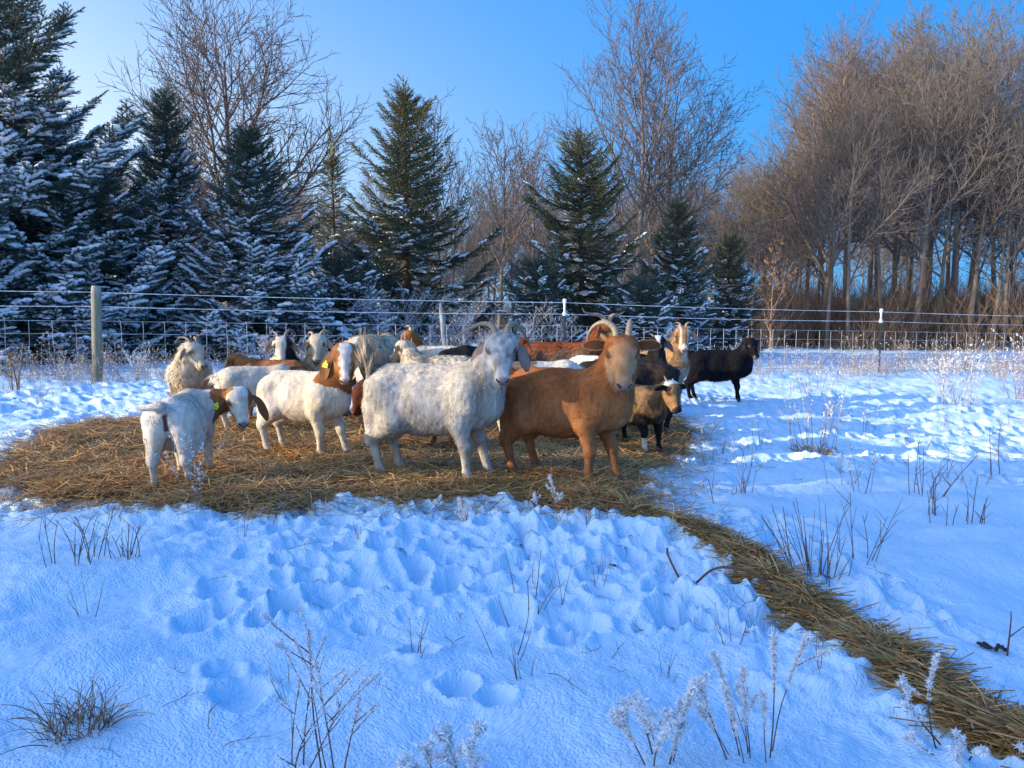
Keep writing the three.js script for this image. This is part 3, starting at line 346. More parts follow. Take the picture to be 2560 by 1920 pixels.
function goat(o) {
  const { yaw = 0, s = 1, hs = 1, hyaw = 0, hpitch = -50, roll = 0, neck = [0.40, 0.83, 0], legs = [[0, 0], [0, 0], [0, 0], [0, 0]], lying = false, fat = 1, res = 0.011, fur = 9000, coat = 0.026, seed = 1, tail = 'up' } = o;
  const g = thing(o.name ?? 'goat', o.label, 'goat', o.pos.clone(), rad(yaw), 'goats standing around the hay'); g.scale.setScalar(s);
  const R = rnd(seed * 131 + 7), yo = lying ? -0.30 : 0;
  // head frame
  const a = rad(hyaw), p = rad(hpitch), f = V(Math.cos(p) * Math.cos(a), Math.sin(p), -Math.cos(p) * Math.sin(a)); let r = V(Math.sin(a), 0, Math.cos(a)), u = V().crossVectors(r, f);
  if (roll) { const q = new THREE.Quaternion().setFromAxisAngle(f, rad(roll)); r.applyQuaternion(q); u.applyQuaternion(q); }
  const lf = V(Math.cos(a), 0, -Math.sin(a)), lu = V(0, 1, 0); // levelled frame for ears and horns
  const H = V(neck[0], neck[1] + yo, neck[2]), hp = (x, y, z) => (x *= 0.9, V(H.x + (f.x * x + u.x * y + r.x * z) * hs, H.y + (f.y * x + u.y * y + r.y * z) * hs, H.z + (f.z * x + u.z * y + r.z * z) * hs));
  const prim = []; // ax ay az bx by bz ra rb zscale k
  const rc = (A, B, ra, rb, k = 0.05, zs = 1) => prim.push([A.x, A.y, A.z, B.x - A.x, B.y - A.y, B.z - A.z, ra, rb, zs, k, 0]);
  const W = fat;
  rc(V(0.20, 0.485 + yo, 0), V(-0.08, 0.47 + yo, 0), 0.172, 0.198, 0.02, 1.13 / W); rc(V(0.02, 0.445 + yo, 0), V(-0.14, 0.45 + yo, 0), 0.15, 0.155, 0.05, 1.0 / W);
  rc(V(-0.10, 0.505 + yo, 0), V(-0.30, 0.545 + yo, 0), 0.175, 0.137, 0.05, 1.02); for (const z of [1, -1]) { rc(V(-0.20, 0.625 + yo, z * 0.085), V(-0.24, 0.63 + yo, z * 0.08), 0.045, 0.04, 0.03); rc(V(-0.40, 0.575 + yo, z * 0.05), V(-0.38, 0.60 + yo, z * 0.05), 0.05, 0.045, 0.04); rc(V(0.17, 0.60 + yo, z * 0.075), V(0.25, 0.47 + yo, z * 0.125), 0.06, 0.055, 0.04); }
  rc(V(0.20, 0.615 + yo, 0), V(-0.28, 0.625 + yo, 0), 0.085, 0.075, 0.05);
  rc(V(0.29, 0.47 + yo, 0), V(0.31, 0.56 + yo, 0), 0.115, 0.10, 0.06, 1.1);
  const feet = [];
  if (!lying) for (let i = 0; i < 4; i++) {
    const z = i % 2 ? -1 : 1, [dx, dz, lift = 0] = legs[i], zz = z * 0.10;
    if (i < 2) { const ft = V(0.205 + dx, lift, zz + dz), el = V(0.165 + dx * 0.15, 0.375 + yo, z * 0.115 + dz * 0.2), kn = V(0.195 + dx * 0.6, 0.215 + lift * 0.6, zz + dz * 0.7);
      rc(V(0.20, 0.53, z * 0.10), el, 0.105, 0.062, 0.05); rc(el, kn, 0.058, 0.036, 0.03); rc(kn, V(ft.x - 0.005, 0.075 + lift, ft.z), 0.032, 0.022, 0.012); rc(V(kn.x + 0.006, kn.y + 0.012, kn.z), V(kn.x + 0.006, kn.y - 0.016, kn.z), 0.037, 0.035, 0.015); rc(V(ft.x - 0.005, 0.075 + lift, ft.z), V(ft.x + 0.012, 0.045 + lift, ft.z), 0.027, 0.026, 0.012); feet.push([ft, z, 0.012]); }
    else { const ft = V(-0.335 + dx, lift, zz + dz), st = V(-0.235 + dx * 0.25, 0.385, z * 0.125 + dz * 0.2), ho = V(-0.385 + dx * 0.85, 0.245 + lift * 0.6, zz + dz * 0.75);
      rc(V(-0.30, 0.53, z * 0.085), st, 0.125, 0.085, 0.05); rc(st, ho, 0.08, 0.04, 0.035); rc(V(-0.36, 0.45, z * 0.09), ho, 0.085, 0.036, 0.03); rc(ho, V(ft.x - 0.008, 0.08 + lift, ft.z), 0.034, 0.022, 0.012); rc(V(ho.x - 0.012, ho.y + 0.02, ho.z), V(ho.x - 0.008, ho.y - 0.008, ho.z), 0.036, 0.034, 0.015); rc(V(ft.x - 0.008, 0.08 + lift, ft.z), V(ft.x + 0.012, 0.045 + lift, ft.z), 0.028, 0.027, 0.012); feet.push([ft, z, 0.012]); }
  } else for (const z of [1, -1]) { rc(V(-0.28, 0.20, z * 0.10), V(-0.08, 0.10, z * 0.17), 0.11, 0.05, 0.05); rc(V(-0.08, 0.08, z * 0.18), V(-0.32, 0.04, z * 0.17), 0.035, 0.028, 0.02); rc(V(0.18, 0.2, z * 0.09), V(0.32, 0.10, z * 0.11), 0.09, 0.04, 0.05); rc(V(0.32, 0.08, z * 0.11), V(0.14, 0.04, z * 0.11), 0.035, 0.026, 0.02); }
  const nA = V(0.24, 0.575 + yo, 0), nB = hp(-0.035, -0.045, 0), nM = V(lerp(nA.x, nB.x, 0.55) + 0.01, lerp(nA.y, nB.y, 0.5), lerp(nA.z, nB.z, 0.5));
  const nk = o.neckR ?? 1;
  rc(nA, nM, 0.128 * nk, 0.094 * nk, 0.07, 1.05); rc(nM, nB, 0.094 * nk, 0.068 * nk * Math.sqrt(hs), 0.04);
  const hb = prim.length, hr = (x1, y1, z1, x2, y2, z2, ra, rb, k) => rc(hp(x1, y1, z1), hp(x2, y2, z2), ra * hs, rb * hs, k * hs);
  hr(-0.012, 0, 0.018, -0.012, 0, -0.018, 0.062, 0.062, 0.03); hr(0.02, 0.004, 0.021, 0.02, 0.004, -0.021, 0.060, 0.060, 0.03); hr(0.03, 0.008, 0, 0.105, -0.024, 0, 0.058, 0.047, 0.025); hr(0.10, -0.03, 0, 0.20, -0.058, 0, 0.044, 0.032, 0.02);
  hr(0.205, -0.052, 0.012, 0.205, -0.052, -0.012, 0.026, 0.026, 0.015); hr(0.19, -0.088, 0.009, 0.19, -0.088, -0.009, 0.022, 0.022, 0.008); hr(0.0, -0.058, 0, 0.12, -0.082, 0, 0.049, 0.033, 0.02); hr(0.12, -0.082, 0, 0.195, -0.094, 0, 0.030, 0.024, 0.012);
  for (const z of [1, -1]) { hr(0.040, 0.024, z * 0.047, 0.060, 0.018, z * 0.050, 0.021, 0.018, 0.016); hr(0.06, -0.05, z * 0.032, 0.09, -0.055, z * 0.028, 0.034, 0.03, 0.02); hr(0.20, -0.08, z * 0.014, 0.215, -0.074, z * 0.010, 0.019, 0.015, 0.01); }
  // tail
  const tb = V(-0.415, 0.615 + yo, 0); let tm, te;
  if (tail === 'up') { tm = V(-0.455, 0.69 + yo, 0); te = V(-0.455, 0.77 + yo, 0.015); } else if (tail === 'back') { tm = V(-0.49, 0.67 + yo, 0); te = V(-0.58, 0.70 + yo, 0.02); } else if (tail === 'side') { tm = V(-0.475, 0.655 + yo, 0.02 * (o.tailSide ?? 1)); te = V(-0.50, 0.645 + yo, 0.13 * (o.tailSide ?? 1)); } else if (tail === 'curl') { tm = V(-0.445, 0.695 + yo, 0); te = V(-0.37, 0.745 + yo, 0.0); } else { tm = V(-0.465, 0.585 + yo, 0); te = V(-0.475, 0.50 + yo, 0); }
  const tailAt = prim.length; rc(V(-0.38, 0.60 + yo, 0), tm, 0.045, 0.030, 0.04); rc(tm, te, 0.029, 0.014, 0.02);
  const bound = prim.map(q => { const L = Math.hypot(q[3], q[4], q[5]); return [q[0] + q[3] / 2, q[1] + q[4] / 2, q[2] + q[5] / 2, L / 2 + Math.max(q[6], q[7])]; });
  const sdf = (x, y, z) => {
    let d = 1;
    for (let i = 0; i < prim.length; i++) {
      const q = prim[i], b = bound[i], bx = x - b[0], by = y - b[1], bz = z - b[2], lim = d + b[3] + q[9] + 0.0; if (lim > 0 && bx * bx + by * by + bz * bz > lim * lim) continue;
      const wx = x - q[0], wy = y - q[1], wz = z - q[2], l2 = q[3] * q[3] + q[4] * q[4] + q[5] * q[5]; let t = l2 > 1e-9 ? (wx * q[3] + wy * q[4] + wz * q[5]) / l2 : 0; t = t < 0 ? 0 : t > 1 ? 1 : t;
      const ex = wx - q[3] * t, ey = wy - q[4] * t, ez = (wz - q[5] * t) * q[8], e = Math.sqrt(ex * ex + ey * ey + ez * ez) - (q[6] + (q[7] - q[6]) * t);
      const k = q[9], h = Math.max(k - Math.abs(d - e), 0) / k; d = Math.min(d, e) - h * h * k * 0.25;
    }
    return d;
  };
  let lo = [9, 9, 9], hi = [-9, -9, -9]; prim.forEach(q => { for (let c = 0; c < 3; c++) { const m = Math.max(q[6], q[7]) + 0.03; lo[c] = Math.min(lo[c], q[c] - m, q[c] + q[3 + c] - m); hi[c] = Math.max(hi[c], q[c] + m, q[c] + q[3 + c] + m); } });
  lo[1] = Math.max(lo[1], 0.0);
  const [P, I] = surfaceNets(sdf, lo, hi, res / s), nv = P.length / 3, C = new Float32Array(nv * 3);
  const bg = new THREE.BufferGeometry(); bg.setAttribute('position', new THREE.Float32BufferAttribute(P, 3)); bg.setIndex(I); bg.computeVertexNormals();
  // clumped coat: small relief drawn out along the lie of the hair
  const nrm = bg.attributes.normal.array, rel = coat / 0.026;
  const nAB = V().subVectors(nB, nA), nl2 = nAB.lengthSq();
  const info = (x, y, z) => { const d = V(x - H.x, y - H.y, z - H.z), q = { x, y: y - yo, z, f: d.dot(f) / hs / 0.9, u: d.dot(u) / hs, r: d.dot(r) / hs }; q.nt = ((x - nA.x) * nAB.x + (y - nA.y) * nAB.y + (z - nA.z) * nAB.z) / nl2; const tf = clamp(q.f / 0.21, 0, 1), e1 = Math.hypot(q.f - tf * 0.21, q.u + tf * 0.06, q.r), tj = clamp(q.f / 0.19, 0, 1), e2 = Math.hypot(q.f - tj * 0.19, q.u + 0.055 + tj * 0.038, q.r); q.head = e1 < 0.085 && q.f > -0.07 || e2 < lerp(0.062, 0.045, tj) && q.f > 0.0; return q; };
  const furOf = o.col;
  for (let i = 0; i < nv; i++) {
    const x = P[i * 3], y = P[i * 3 + 1], z = P[i * 3 + 2], q = info(x, y, z), hd = q.head ? 0.25 : y < 0.3 ? 0.35 : 1;
    const n = 0.0042 * rel * hd * (N(x * 26 + seed, y * 13, z * 26) + 0.7 * N(x * 60, y * 24 + seed, z * 60));
    P[i * 3] += nrm[i * 3] * n; P[i * 3 + 1] += nrm[i * 3 + 1] * n; P[i * 3 + 2] += nrm[i * 3 + 2] * n;
    let c = furOf(q); const m = 1 + 0.34 * N(x * 42 + seed, y * 15, z * 42) + 0.10 * N(x * 9, y * 9, z * 9 + seed);
    if (q.head) { // nose, lips, mouth, eye rims
      const e = Math.hypot(q.f - 0.058, q.u - 0.008, Math.abs(q.r) - 0.058); if (e < 0.027) c = mix3(c, o.rim ?? [0.07, 0.045, 0.04], 0.8);
      const nose = ss(0.030, 0.018, Math.hypot(q.f - 0.236, q.u + 0.047, q.r * 0.85)); c = mix3(c, o.nose ?? [0.30, 0.17, 0.15], nose * 0.8);
      if (q.f > 0.165 && Math.abs(q.u + 0.0775 + (q.f - 0.2) * 0.12) < 0.007) c = mix3(c, o.lip ?? [0.12, 0.06, 0.05], 0.8);
    }
    if (!lying && q.y < 0.045) c = mix3(c, [0.05, 0.04, 0.035], 0.6);
    C[i * 3] = c[0] * m; C[i * 3 + 1] = c[1] * m; C[i * 3 + 2] = c[2] * m;
  }
  bg.attributes.position.array.set(P); bg.computeVertexNormals(); bg.setAttribute('color', new THREE.BufferAttribute(C, 3));
  part('body', bg, skinMat, g);
  // hair
  if (fur) {
    const nt = I.length / 3, cum = new Float32Array(nt), pos = bg.attributes.position.array, no = bg.attributes.normal.array; let A = 0; const e1 = V(), e2 = V();
    for (let t = 0; t < nt; t++) { const [i, j, k] = [I[t * 3] * 3, I[t * 3 + 1] * 3, I[t * 3 + 2] * 3]; e1.set(pos[j] - pos[i], pos[j + 1] - pos[i + 1], pos[j + 2] - pos[i + 2]); e2.set(pos[k] - pos[i], pos[k + 1] - pos[i + 1], pos[k + 2] - pos[i + 2]); A += e1.cross(e2).length() / 2; cum[t] = A; }
    const hp_ = new Float32Array(fur * 9), hn = new Float32Array(fur * 9), hc = new Float32Array(fur * 9), d = V(), n = V(), w = V(), td = V().subVectors(te, tm).normalize();
    const wid = (o.hairW ?? 0.0042);
    for (let q = 0; q < fur; q++) {
      const target = R() * A; let l = 0, h = nt - 1; while (l < h) { const m = (l + h) >> 1; cum[m] < target ? l = m + 1 : h = m; }
      let b1 = R(), b2 = R(); if (b1 + b2 > 1) { b1 = 1 - b1; b2 = 1 - b2; } const b0 = 1 - b1 - b2, i = I[l * 3] * 3, j = I[l * 3 + 1] * 3, k = I[l * 3 + 2] * 3, bl = (arr, c) => arr[i + c] * b0 + arr[j + c] * b1 + arr[k + c] * b2;
      const x = bl(pos, 0), y = bl(pos, 1), z = bl(pos, 2), cc = [bl(C, 0), bl(C, 1), bl(C, 2)]; n.set(bl(no, 0), bl(no, 1), bl(no, 2)).normalize(); const inf = info(x, y, z);
      const tl = x < -0.40 && inf.y > 0.60; let len = coat * (0.6 + 0.8 * R()), lift = o.lift ?? 0.13;
      if (inf.head) { d.copy(f).multiplyScalar(-1); len = 0.011 * (0.6 + R()); lift = 0.25; if (o.beard && inf.u < -0.085 && inf.f > 0.05) { d.set(0, -1, 0); len = o.beard * (0.5 + R()); lift = 0.1; } if (inf.f > 0.19) len *= 0.5; }
      else if (tl) { d.copy(td).addScaledVector(n, 0.25); len = (o.tailFur ?? 0.075) * (0.5 + R()); lift = 0.2; }
      else if (inf.nt > 0.1 && x > 0.25) { d.set(-0.35, -0.9, 0); len *= 1.15; }
      else { d.set(-0.45, -0.8 + 0.5 * Math.max(0, n.y), 0); if (inf.y < 0.26 && !lying) { d.set(0, -1, 0); len = 0.014; } if (inf.y < 0.40 && n.y < -0.3) len *= 1.3; if (n.y > 0.7) { d.set(-0.9, -0.1, 0.15 * Math.sign(z)); } }
      d.addScaledVector(n, -d.dot(n)); d.x += (R() - 0.5) * 0.4; d.y += (R() - 0.5) * 0.4; d.z += (R() - 0.5) * 0.4; const wv = 0.5 * N(x * 14, y * 10 + seed, z * 14); d.x += wv; d.z += wv * 0.5; d.normalize().addScaledVector(n, lift + (R() - 0.5) * 0.25).normalize();
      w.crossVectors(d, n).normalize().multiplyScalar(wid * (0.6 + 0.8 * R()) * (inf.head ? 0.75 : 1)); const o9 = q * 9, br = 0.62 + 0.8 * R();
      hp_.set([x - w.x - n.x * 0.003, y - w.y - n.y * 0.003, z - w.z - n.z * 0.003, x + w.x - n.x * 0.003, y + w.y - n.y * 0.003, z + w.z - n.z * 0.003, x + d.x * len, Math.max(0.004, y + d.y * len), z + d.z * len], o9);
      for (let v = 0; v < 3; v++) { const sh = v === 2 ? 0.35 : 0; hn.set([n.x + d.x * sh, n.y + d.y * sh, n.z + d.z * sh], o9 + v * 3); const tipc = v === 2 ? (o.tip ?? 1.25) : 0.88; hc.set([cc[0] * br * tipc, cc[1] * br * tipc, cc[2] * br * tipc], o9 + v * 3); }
    }
    const hg = new THREE.BufferGeometry(); hg.setAttribute('position', new THREE.BufferAttribute(hp_, 3)); hg.setAttribute('normal', new THREE.BufferAttribute(hn, 3)); hg.setAttribute('color', new THREE.BufferAttribute(hc, 3));
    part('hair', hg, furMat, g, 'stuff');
  }
  // hooves
  for (const [ft, z, fx] of feet) { const b = new MB(); for (const q of [-1, 1]) b.tube([V(ft.x - 0.012, ft.y + 0.052, ft.z + q * 0.012), V(ft.x + 0.012, ft.y + 0.025, ft.z + q * 0.014), V(ft.x + 0.022, ft.y + 0.002, ft.z + q * 0.015)], [0.016, 0.018, 0.019], 7, [0.045, 0.038, 0.032]); part('hoof', b.geo(), hornMat, g); }
  // eyes and nostrils
  for (const z of [1, -1]) {
    const e = new THREE.SphereGeometry(0.0145 * hs, 14, 10), n = e.attributes.position.count, c = new Float32Array(n * 3), out = V().addScaledVector(r, z * 0.9).addScaledVector(f, 0.45).addScaledVector(u, 0.1).normalize();
    for (let i = 0; i < n; i++) { const v = V().fromBufferAttribute(e.attributes.position, i).normalize(), dt = v.dot(out), vert = Math.abs(v.dot(u)); c.set(dt > 0.45 ? (vert < 0.35 && dt > 0.6 ? [0.008, 0.006, 0.006] : [0.10, 0.06, 0.022]) : [0.03, 0.02, 0.016], i * 3); }
    e.setAttribute('color', new THREE.BufferAttribute(c, 3)); const ec = hp(0.060, 0.006, z * 0.0575); e.translate(ec.x, ec.y, ec.z); part('eye', e, eyeMat, g);
    const b = new MB(); const q = hp(0.232, -0.055, z * 0.0150), q2 = hp(0.222, -0.042, z * 0.033); b.tube([q, q2], [0.0085 * hs, 0.0045 * hs], 7, [0.03, 0.014, 0.012]); part('nostril', b.geo(), noseMat, g);
  }
  // ears
  const ec = o.ears ?? { type: 'droop' };
  let ears = [];
  for (const z of [1, -1]) {
    const L = (ec.len ?? 0.19) * hs, wd = (ec.w ?? 0.044) * hs, base = hp(-0.012, 0.004, z * 0.052), b = new MB(), n = 12, m = 8, out = V().addScaledVector(r, z), tp = Array.isArray(ec.type) ? ec.type[z > 0 ? 0 : 1] : ec.type; let pts = [], wv;
    if (tp === 'droop') { for (let i = 0; i <= n; i++) { const t = i / n; pts.push(V().copy(base).addScaledVector(out, L * (0.26 * Math.sin(Math.min(1, t * 1.6) * 1.57) + 0.10 * t * t + (ec.flare ?? 0) * t)).addScaledVector(V(0, 1, 0), -L * (0.98 * Math.pow(t, 1.35) - 0.05 * Math.sin(t * 3.14))).addScaledVector(lf, L * ((ec.fwd ?? 0.0) * t - 0.03 * Math.sin(t * 3.14)))); } wv = V().addScaledVector(out, 0.86).addScaledVector(lf, -0.5).normalize(); }
    else if (tp === 'half') { for (let i = 0; i <= n; i++) { const t = i / n; pts.push(V().copy(base).addScaledVector(out, L * 0.72 * t).addScaledVector(V(0, 1, 0), -L * (0.62 * t * t + 0.12 * t)).addScaledVector(lf, L * 0.1 * t)); } wv = V().addScaledVector(V(0, 1, 0), 0.8).addScaledVector(out, 0.5).normalize(); }
    else { for (let i = 0; i <= n; i++) { const t = i / n; pts.push(V().copy(base).addScaledVector(out, L * t).addScaledVector(V(0, 1, 0), L * ((ec.rise ?? 0.0) * t + 0.06 * Math.sin(t * 3.1))).addScaledVector(lf, L * 0.12 * Math.sin(t * 3.1))); } wv = V(0, 1, 0).addScaledVector(lf, 0.25).normalize(); }
    const outer = ec.outer, inner = ec.inner ?? mix3(outer, [0.42, 0.25, 0.20], 0.5);
    for (const side of [1, -1]) { const b0 = b.k; for (let i = 0; i <= n; i++) { const t = i / n, prof = tp === 'droop' ? Math.pow(Math.sin(Math.PI * Math.pow(clamp(t * 0.93 + 0.05, 0, 1), 1.25)), 0.62) * (0.45 + 0.65 * t) : Math.pow(Math.sin(Math.PI * clamp(t * 0.9 + 0.08, 0, 1)), 0.7) * (0.75 + 0.3 * t); const tg = V().subVectors(pts[Math.min(n, i + 1)], pts[Math.max(0, i - 1)]).normalize(), w = V().copy(wv).addScaledVector(tg, -wv.dot(tg)).normalize(), nn = V().crossVectors(tg, w).normalize();
        for (let j = 0; j <= m; j++) { const q = j / m * 2 - 1, cup = (0.22 + 0.1 * Math.sin(t * 9 + z)) * q * q * wd * prof, th = 0.0055 * hs * (1 - q * q) + 0.0008, face = nn.dot(lf) > 0 ? 1 : -1, x = V().copy(pts[i]).addScaledVector(w, q * wd * prof).addScaledVector(nn, face * cup + side * th * 0.5); const rim = Math.abs(q) > 0.86 || t > 0.97 ? 1 : 0, vein = 0.75 + 0.5 * Math.abs(N(q * 3 + z * 5, t * 2.2, seed)); let c = side * face > 0 ? inner.map(v => v * vein) : outer; if (rim) c = ec.rim ?? outer; const mm = 1 + 0.25 * N(q * 6, t * 9, z * 3 + seed); b.v(x.x, x.y, x.z, nn.x * side, nn.y * side, nn.z * side, c.map(v => v * mm)); } }
      for (let i = 0; i < n; i++) for (let j = 0; j < m; j++) { const v = b0 + i * (m + 1) + j; side > 0 ? (b.tri(v, v + 1, v + m + 1), b.tri(v + 1, v + m + 2, v + m + 1)) : (b.tri(v, v + m + 1, v + 1), b.tri(v + 1, v + m + 1, v + m + 2)); } }
    const em = part('ear', b.geo(true), skinMat, g); ears.push([em, pts, wv, z]);
    if (o.tag === z) { // yellow ear tag, pinned through the ear
      const k = Math.round(n * (o.tagT ?? 0.52)), c = pts[k].clone(), tg = V().subVectors(pts[k + 1], pts[k - 1]).normalize(), w = V().copy(wv).addScaledVector(tg, -wv.dot(tg)).normalize(); let nn = V().crossVectors(tg, w).normalize(); const fc = V(0, 0, 1).applyAxisAngle(V(0, 1, 0), -rad(yaw)); if (nn.dot(fc) < 0) { nn.negate(); w.negate(); }
      const upv = tg.clone().negate(), xv = V().crossVectors(upv, nn).normalize(); const sh = new THREE.Shape([[-0.024, -0.026], [0.024, -0.026], [0.024, 0.004], [0.009, 0.014], [0.009, 0.028], [-0.009, 0.028], [-0.009, 0.014], [-0.024, 0.004]].map(q => new THREE.Vector2(q[0], q[1])));
      const tgG = new THREE.ExtrudeGeometry(sh, { depth: 0.002, bevelEnabled: true, bevelSize: 0.001, bevelThickness: 0.0006, bevelSegments: 1 }); const M = new THREE.Matrix4().makeBasis(xv, upv, nn).setPosition(c.addScaledVector(nn, 0.022).addScaledVector(w, 0.004)); tgG.applyMatrix4(M);
      const tm_ = part('ear_tag', tgG, tagMat, em); em.userData.label = 'ear carrying a yellow tag';
      const pl = new THREE.PlaneGeometry(0.040, 0.018); pl.translate(0, -0.013, 0.0042); pl.applyMatrix4(M); part('tag_number', pl, tagTextMat, em); const pin = new THREE.CylinderGeometry(0.005, 0.005, 0.008, 10).rotateX(Math.PI / 2).translate(0, 0.02, 0.002); pin.applyMatrix4(M); part('tag_pin', pin, noseMat, em); pin.setAttribute('color', new THREE.Float32BufferAttribute(new Array(pin.attributes.position.count * 3).fill(0.35), 3));
    }
  }
  // horns: points [forward, up, outward] from the poll
  if (o.horns) for (const z of [1, -1]) {
    const hz = o.horns[z > 0 ? 0 : 1] ?? o.horns[0]; if (!hz) continue; const root = hp(-0.012, 0.045, 0);
    const cv = new THREE.CatmullRomCurve3(hz.map(q => V().copy(root).addScaledVector(lf, q[0] * hs).addScaledVector(lu, q[1] * hs).addScaledVector(r, q[2] * z * hs))), n = 40, pts = cv.getPoints(n), R0 = (o.hornR ?? 0.02) * hs, hc = o.hornC ?? [0.33, 0.25, 0.155];
    const b = new MB(); b.tube(pts, pts.map((_, i) => { const t = i / n; return R0 * (1 - 0.86 * Math.pow(t, 1.25)) * (1 + 0.05 * Math.sin(t * 80) * (1 - t)); }), 12, (t) => mix3(mix3(hc, [0.10, 0.075, 0.055], Math.pow(t, 2) * (o.hornTip ?? 0.6)), [0.2, 0.14, 0.09], 0.35 * (0.5 + 0.5 * Math.sin(t * 80))).map(v => v * (1 + 0.2 * N(t * 20, z, seed)))); part('horn', b.geo(true), hornMat, g);
  }
  return g;
}
// ---- coat colours (base colours of the hair itself)
const WHITE = [0.60, 0.565, 0.50], CREAM = [0.58, 0.50, 0.39], RUST = [0.30, 0.125, 0.042], DKRED = [0.135, 0.042, 0.022], BLACK = [0.013, 0.012, 0.013], TAN = [0.40, 0.25, 0.125];
const wob = (q, k = 7) => 0.5 * N(q.x * k, q.y * k, q.z * k) + 0.25 * N(q.x * k * 3, q.y * k * 3, q.z * k * 3);
const dirty = (c, q) => { const leg = ss(0.34, 0.05, q.y) * clamp(0.55 + 1.6 * N(q.x * 12, q.y * 12, q.z * 12), 0, 1); return mix3(c, [0.24, 0.18, 0.11], 0.45 * leg); };
const boer = (t0 = 0.28, bz = 0.036) => q => { if (q.nt > t0 + wob(q) * 0.144 && q.x > 0.16 && q.head && bz > 0) { const e = bz * (q.f < 0.05 ? 1.15 - Math.max(0, 0.02 - q.f) * 4 : 1.12 - (q.f - 0.05) * 2.6) * (1 + 0.5 * N(q.f * 30, q.r * 30, q.u * 30)), m = ss(e + 0.006, e - 0.006, Math.abs(q.r)) * ss(-0.035, -0.012, q.u + q.f * 0.28) * ss(-0.05, -0.035, q.f); return mix3(RUST, [0.66, 0.64, 0.61], m); } const w = wob(q) * 0.12; if (q.nt > t0 + w * 1.2 && q.x > 0.16) return mix3(RUST, [0.22, 0.085, 0.03], clamp(0.5 + 2 * wob(q, 4), 0, 1)); let c = dirty(mix3(WHITE, CREAM, clamp(0.35 + 1.4 * N(q.x * 4, q.y * 4, q.z * 4 + 3), 0, 1)), q); if (q.x < -0.42 && Math.abs(q.z) < 0.018 && q.y < 0.60 && q.y > 0.45) c = [0.12, 0.055, 0.045]; return c; };
const plain = (c1, c2) => q => dirty(mix3(c1, c2, clamp(0.5 + 1.5 * N(q.x * 5, q.y * 4, q.z * 5 + 3), 0, 1)), q);
const HEARS = { type: 'side', len: 0.155, w: 0.034 };
// ---------------------------------------------------------------- the herd
const at = (px, d) => { const p = stand(px, d); p.y = Math.max(hayTop(p.x, p.z) - 0.012, groundH(p.x, p.z, false) - 0.01); return p; };
const FAR = { res: 0.015, fur: 7000, hairW: 0.0055 };
const swept = (o, u, b) => [[-0.0, 0.0, 0.026], [-0.025, 0.055 * u, 0.04], [-0.07 * b, 0.085 * u, 0.04 + 0.055 * o], [-0.115 * b, 0.07 * u, 0.04 + 0.13 * o], [-0.14 * b, 0.02 * u, 0.04 + 0.2 * o]];
const NEAR = { res: 0.0078, fur: 32000, hairW: 0.0042 };
// the two large goats in front
goat({ ...NEAR, label: 'large grey white goat with long sweeping horns and raised tail', pos: at(1094, 4.52), yaw: -14, s: 0.985, hs: 1.13, seed: 3, neck: [0.40, 0.825, 0.03], neckR: 1.15, hyaw: -72, hpitch: -44, coat: 0.019, tail: 'up', tailFur: 0.12, legs: [[0.01, 0.01], [0.07, -0.02], [-0.01, -0.03], [0.05, 0.01]], fat: 1.04,
  horns: [[[0.0, -0.012, 0.026], [-0.02, 0.045, 0.04], [-0.045, 0.066, 0.085], [-0.075, 0.045, 0.15], [-0.10, -0.005, 0.235]], [[0.0, -0.012, 0.026], [-0.02, 0.045, 0.035], [-0.06, 0.066, 0.07], [-0.10, 0.02, 0.12], [-0.12, -0.085, 0.17]]], hornR: 0.0185, hornC: [0.33, 0.26, 0.17], ears: { type: 'droop', len: 0.155, w: 0.043, outer: [0.22, 0.175, 0.14], inner: [0.32, 0.24, 0.20], rim: [0.20, 0.12, 0.075], flare: 0.16 },
  col: q => { let c = mix3([0.52, 0.49, 0.43], [0.33, 0.305, 0.265], clamp(0.42 + 1.1 * N(q.x * 8, q.y * 4, q.z * 8) + 0.9 * N(q.x * 45, q.y * 14, q.z * 45), 0, 1) * ss(0.9, 0.3, q.nt)); const p = Math.exp(-Math.pow((q.x - 0.30) / 0.055, 2) - Math.pow((q.y - 0.61) / 0.11, 2)); c = mix3(c, [0.34, 0.22, 0.105], 0.75 * p * clamp(0.7 + N(q.x * 30, q.y * 14, 2), 0, 1)); if (q.head) c = mix3([0.56, 0.53, 0.49], [0.22, 0.18, 0.15], clamp(0.25 + 1.2 * N(q.f * 26, q.u * 26, q.r * 26) + ss(0.04, -0.03, q.f) * 0.35, 0, 0.8)); if (q.x < -0.40 && q.y > 0.62) c = mix3(c, [0.50, 0.40, 0.26], 0.6); if (q.y < 0.3) { c = mix3(c, [0.33, 0.28, 0.23], 0.35); if (Math.abs(q.y - 0.21) < 0.03 && q.x > 0) c = mix3(c, [0.14, 0.09, 0.06], 0.6 * clamp(0.5 + N(q.x * 40, q.y * 40, q.z * 40), 0, 1)); } return c; }, nose: [0.36, 0.22, 0.21], lip: [0.20, 0.12, 0.11] });
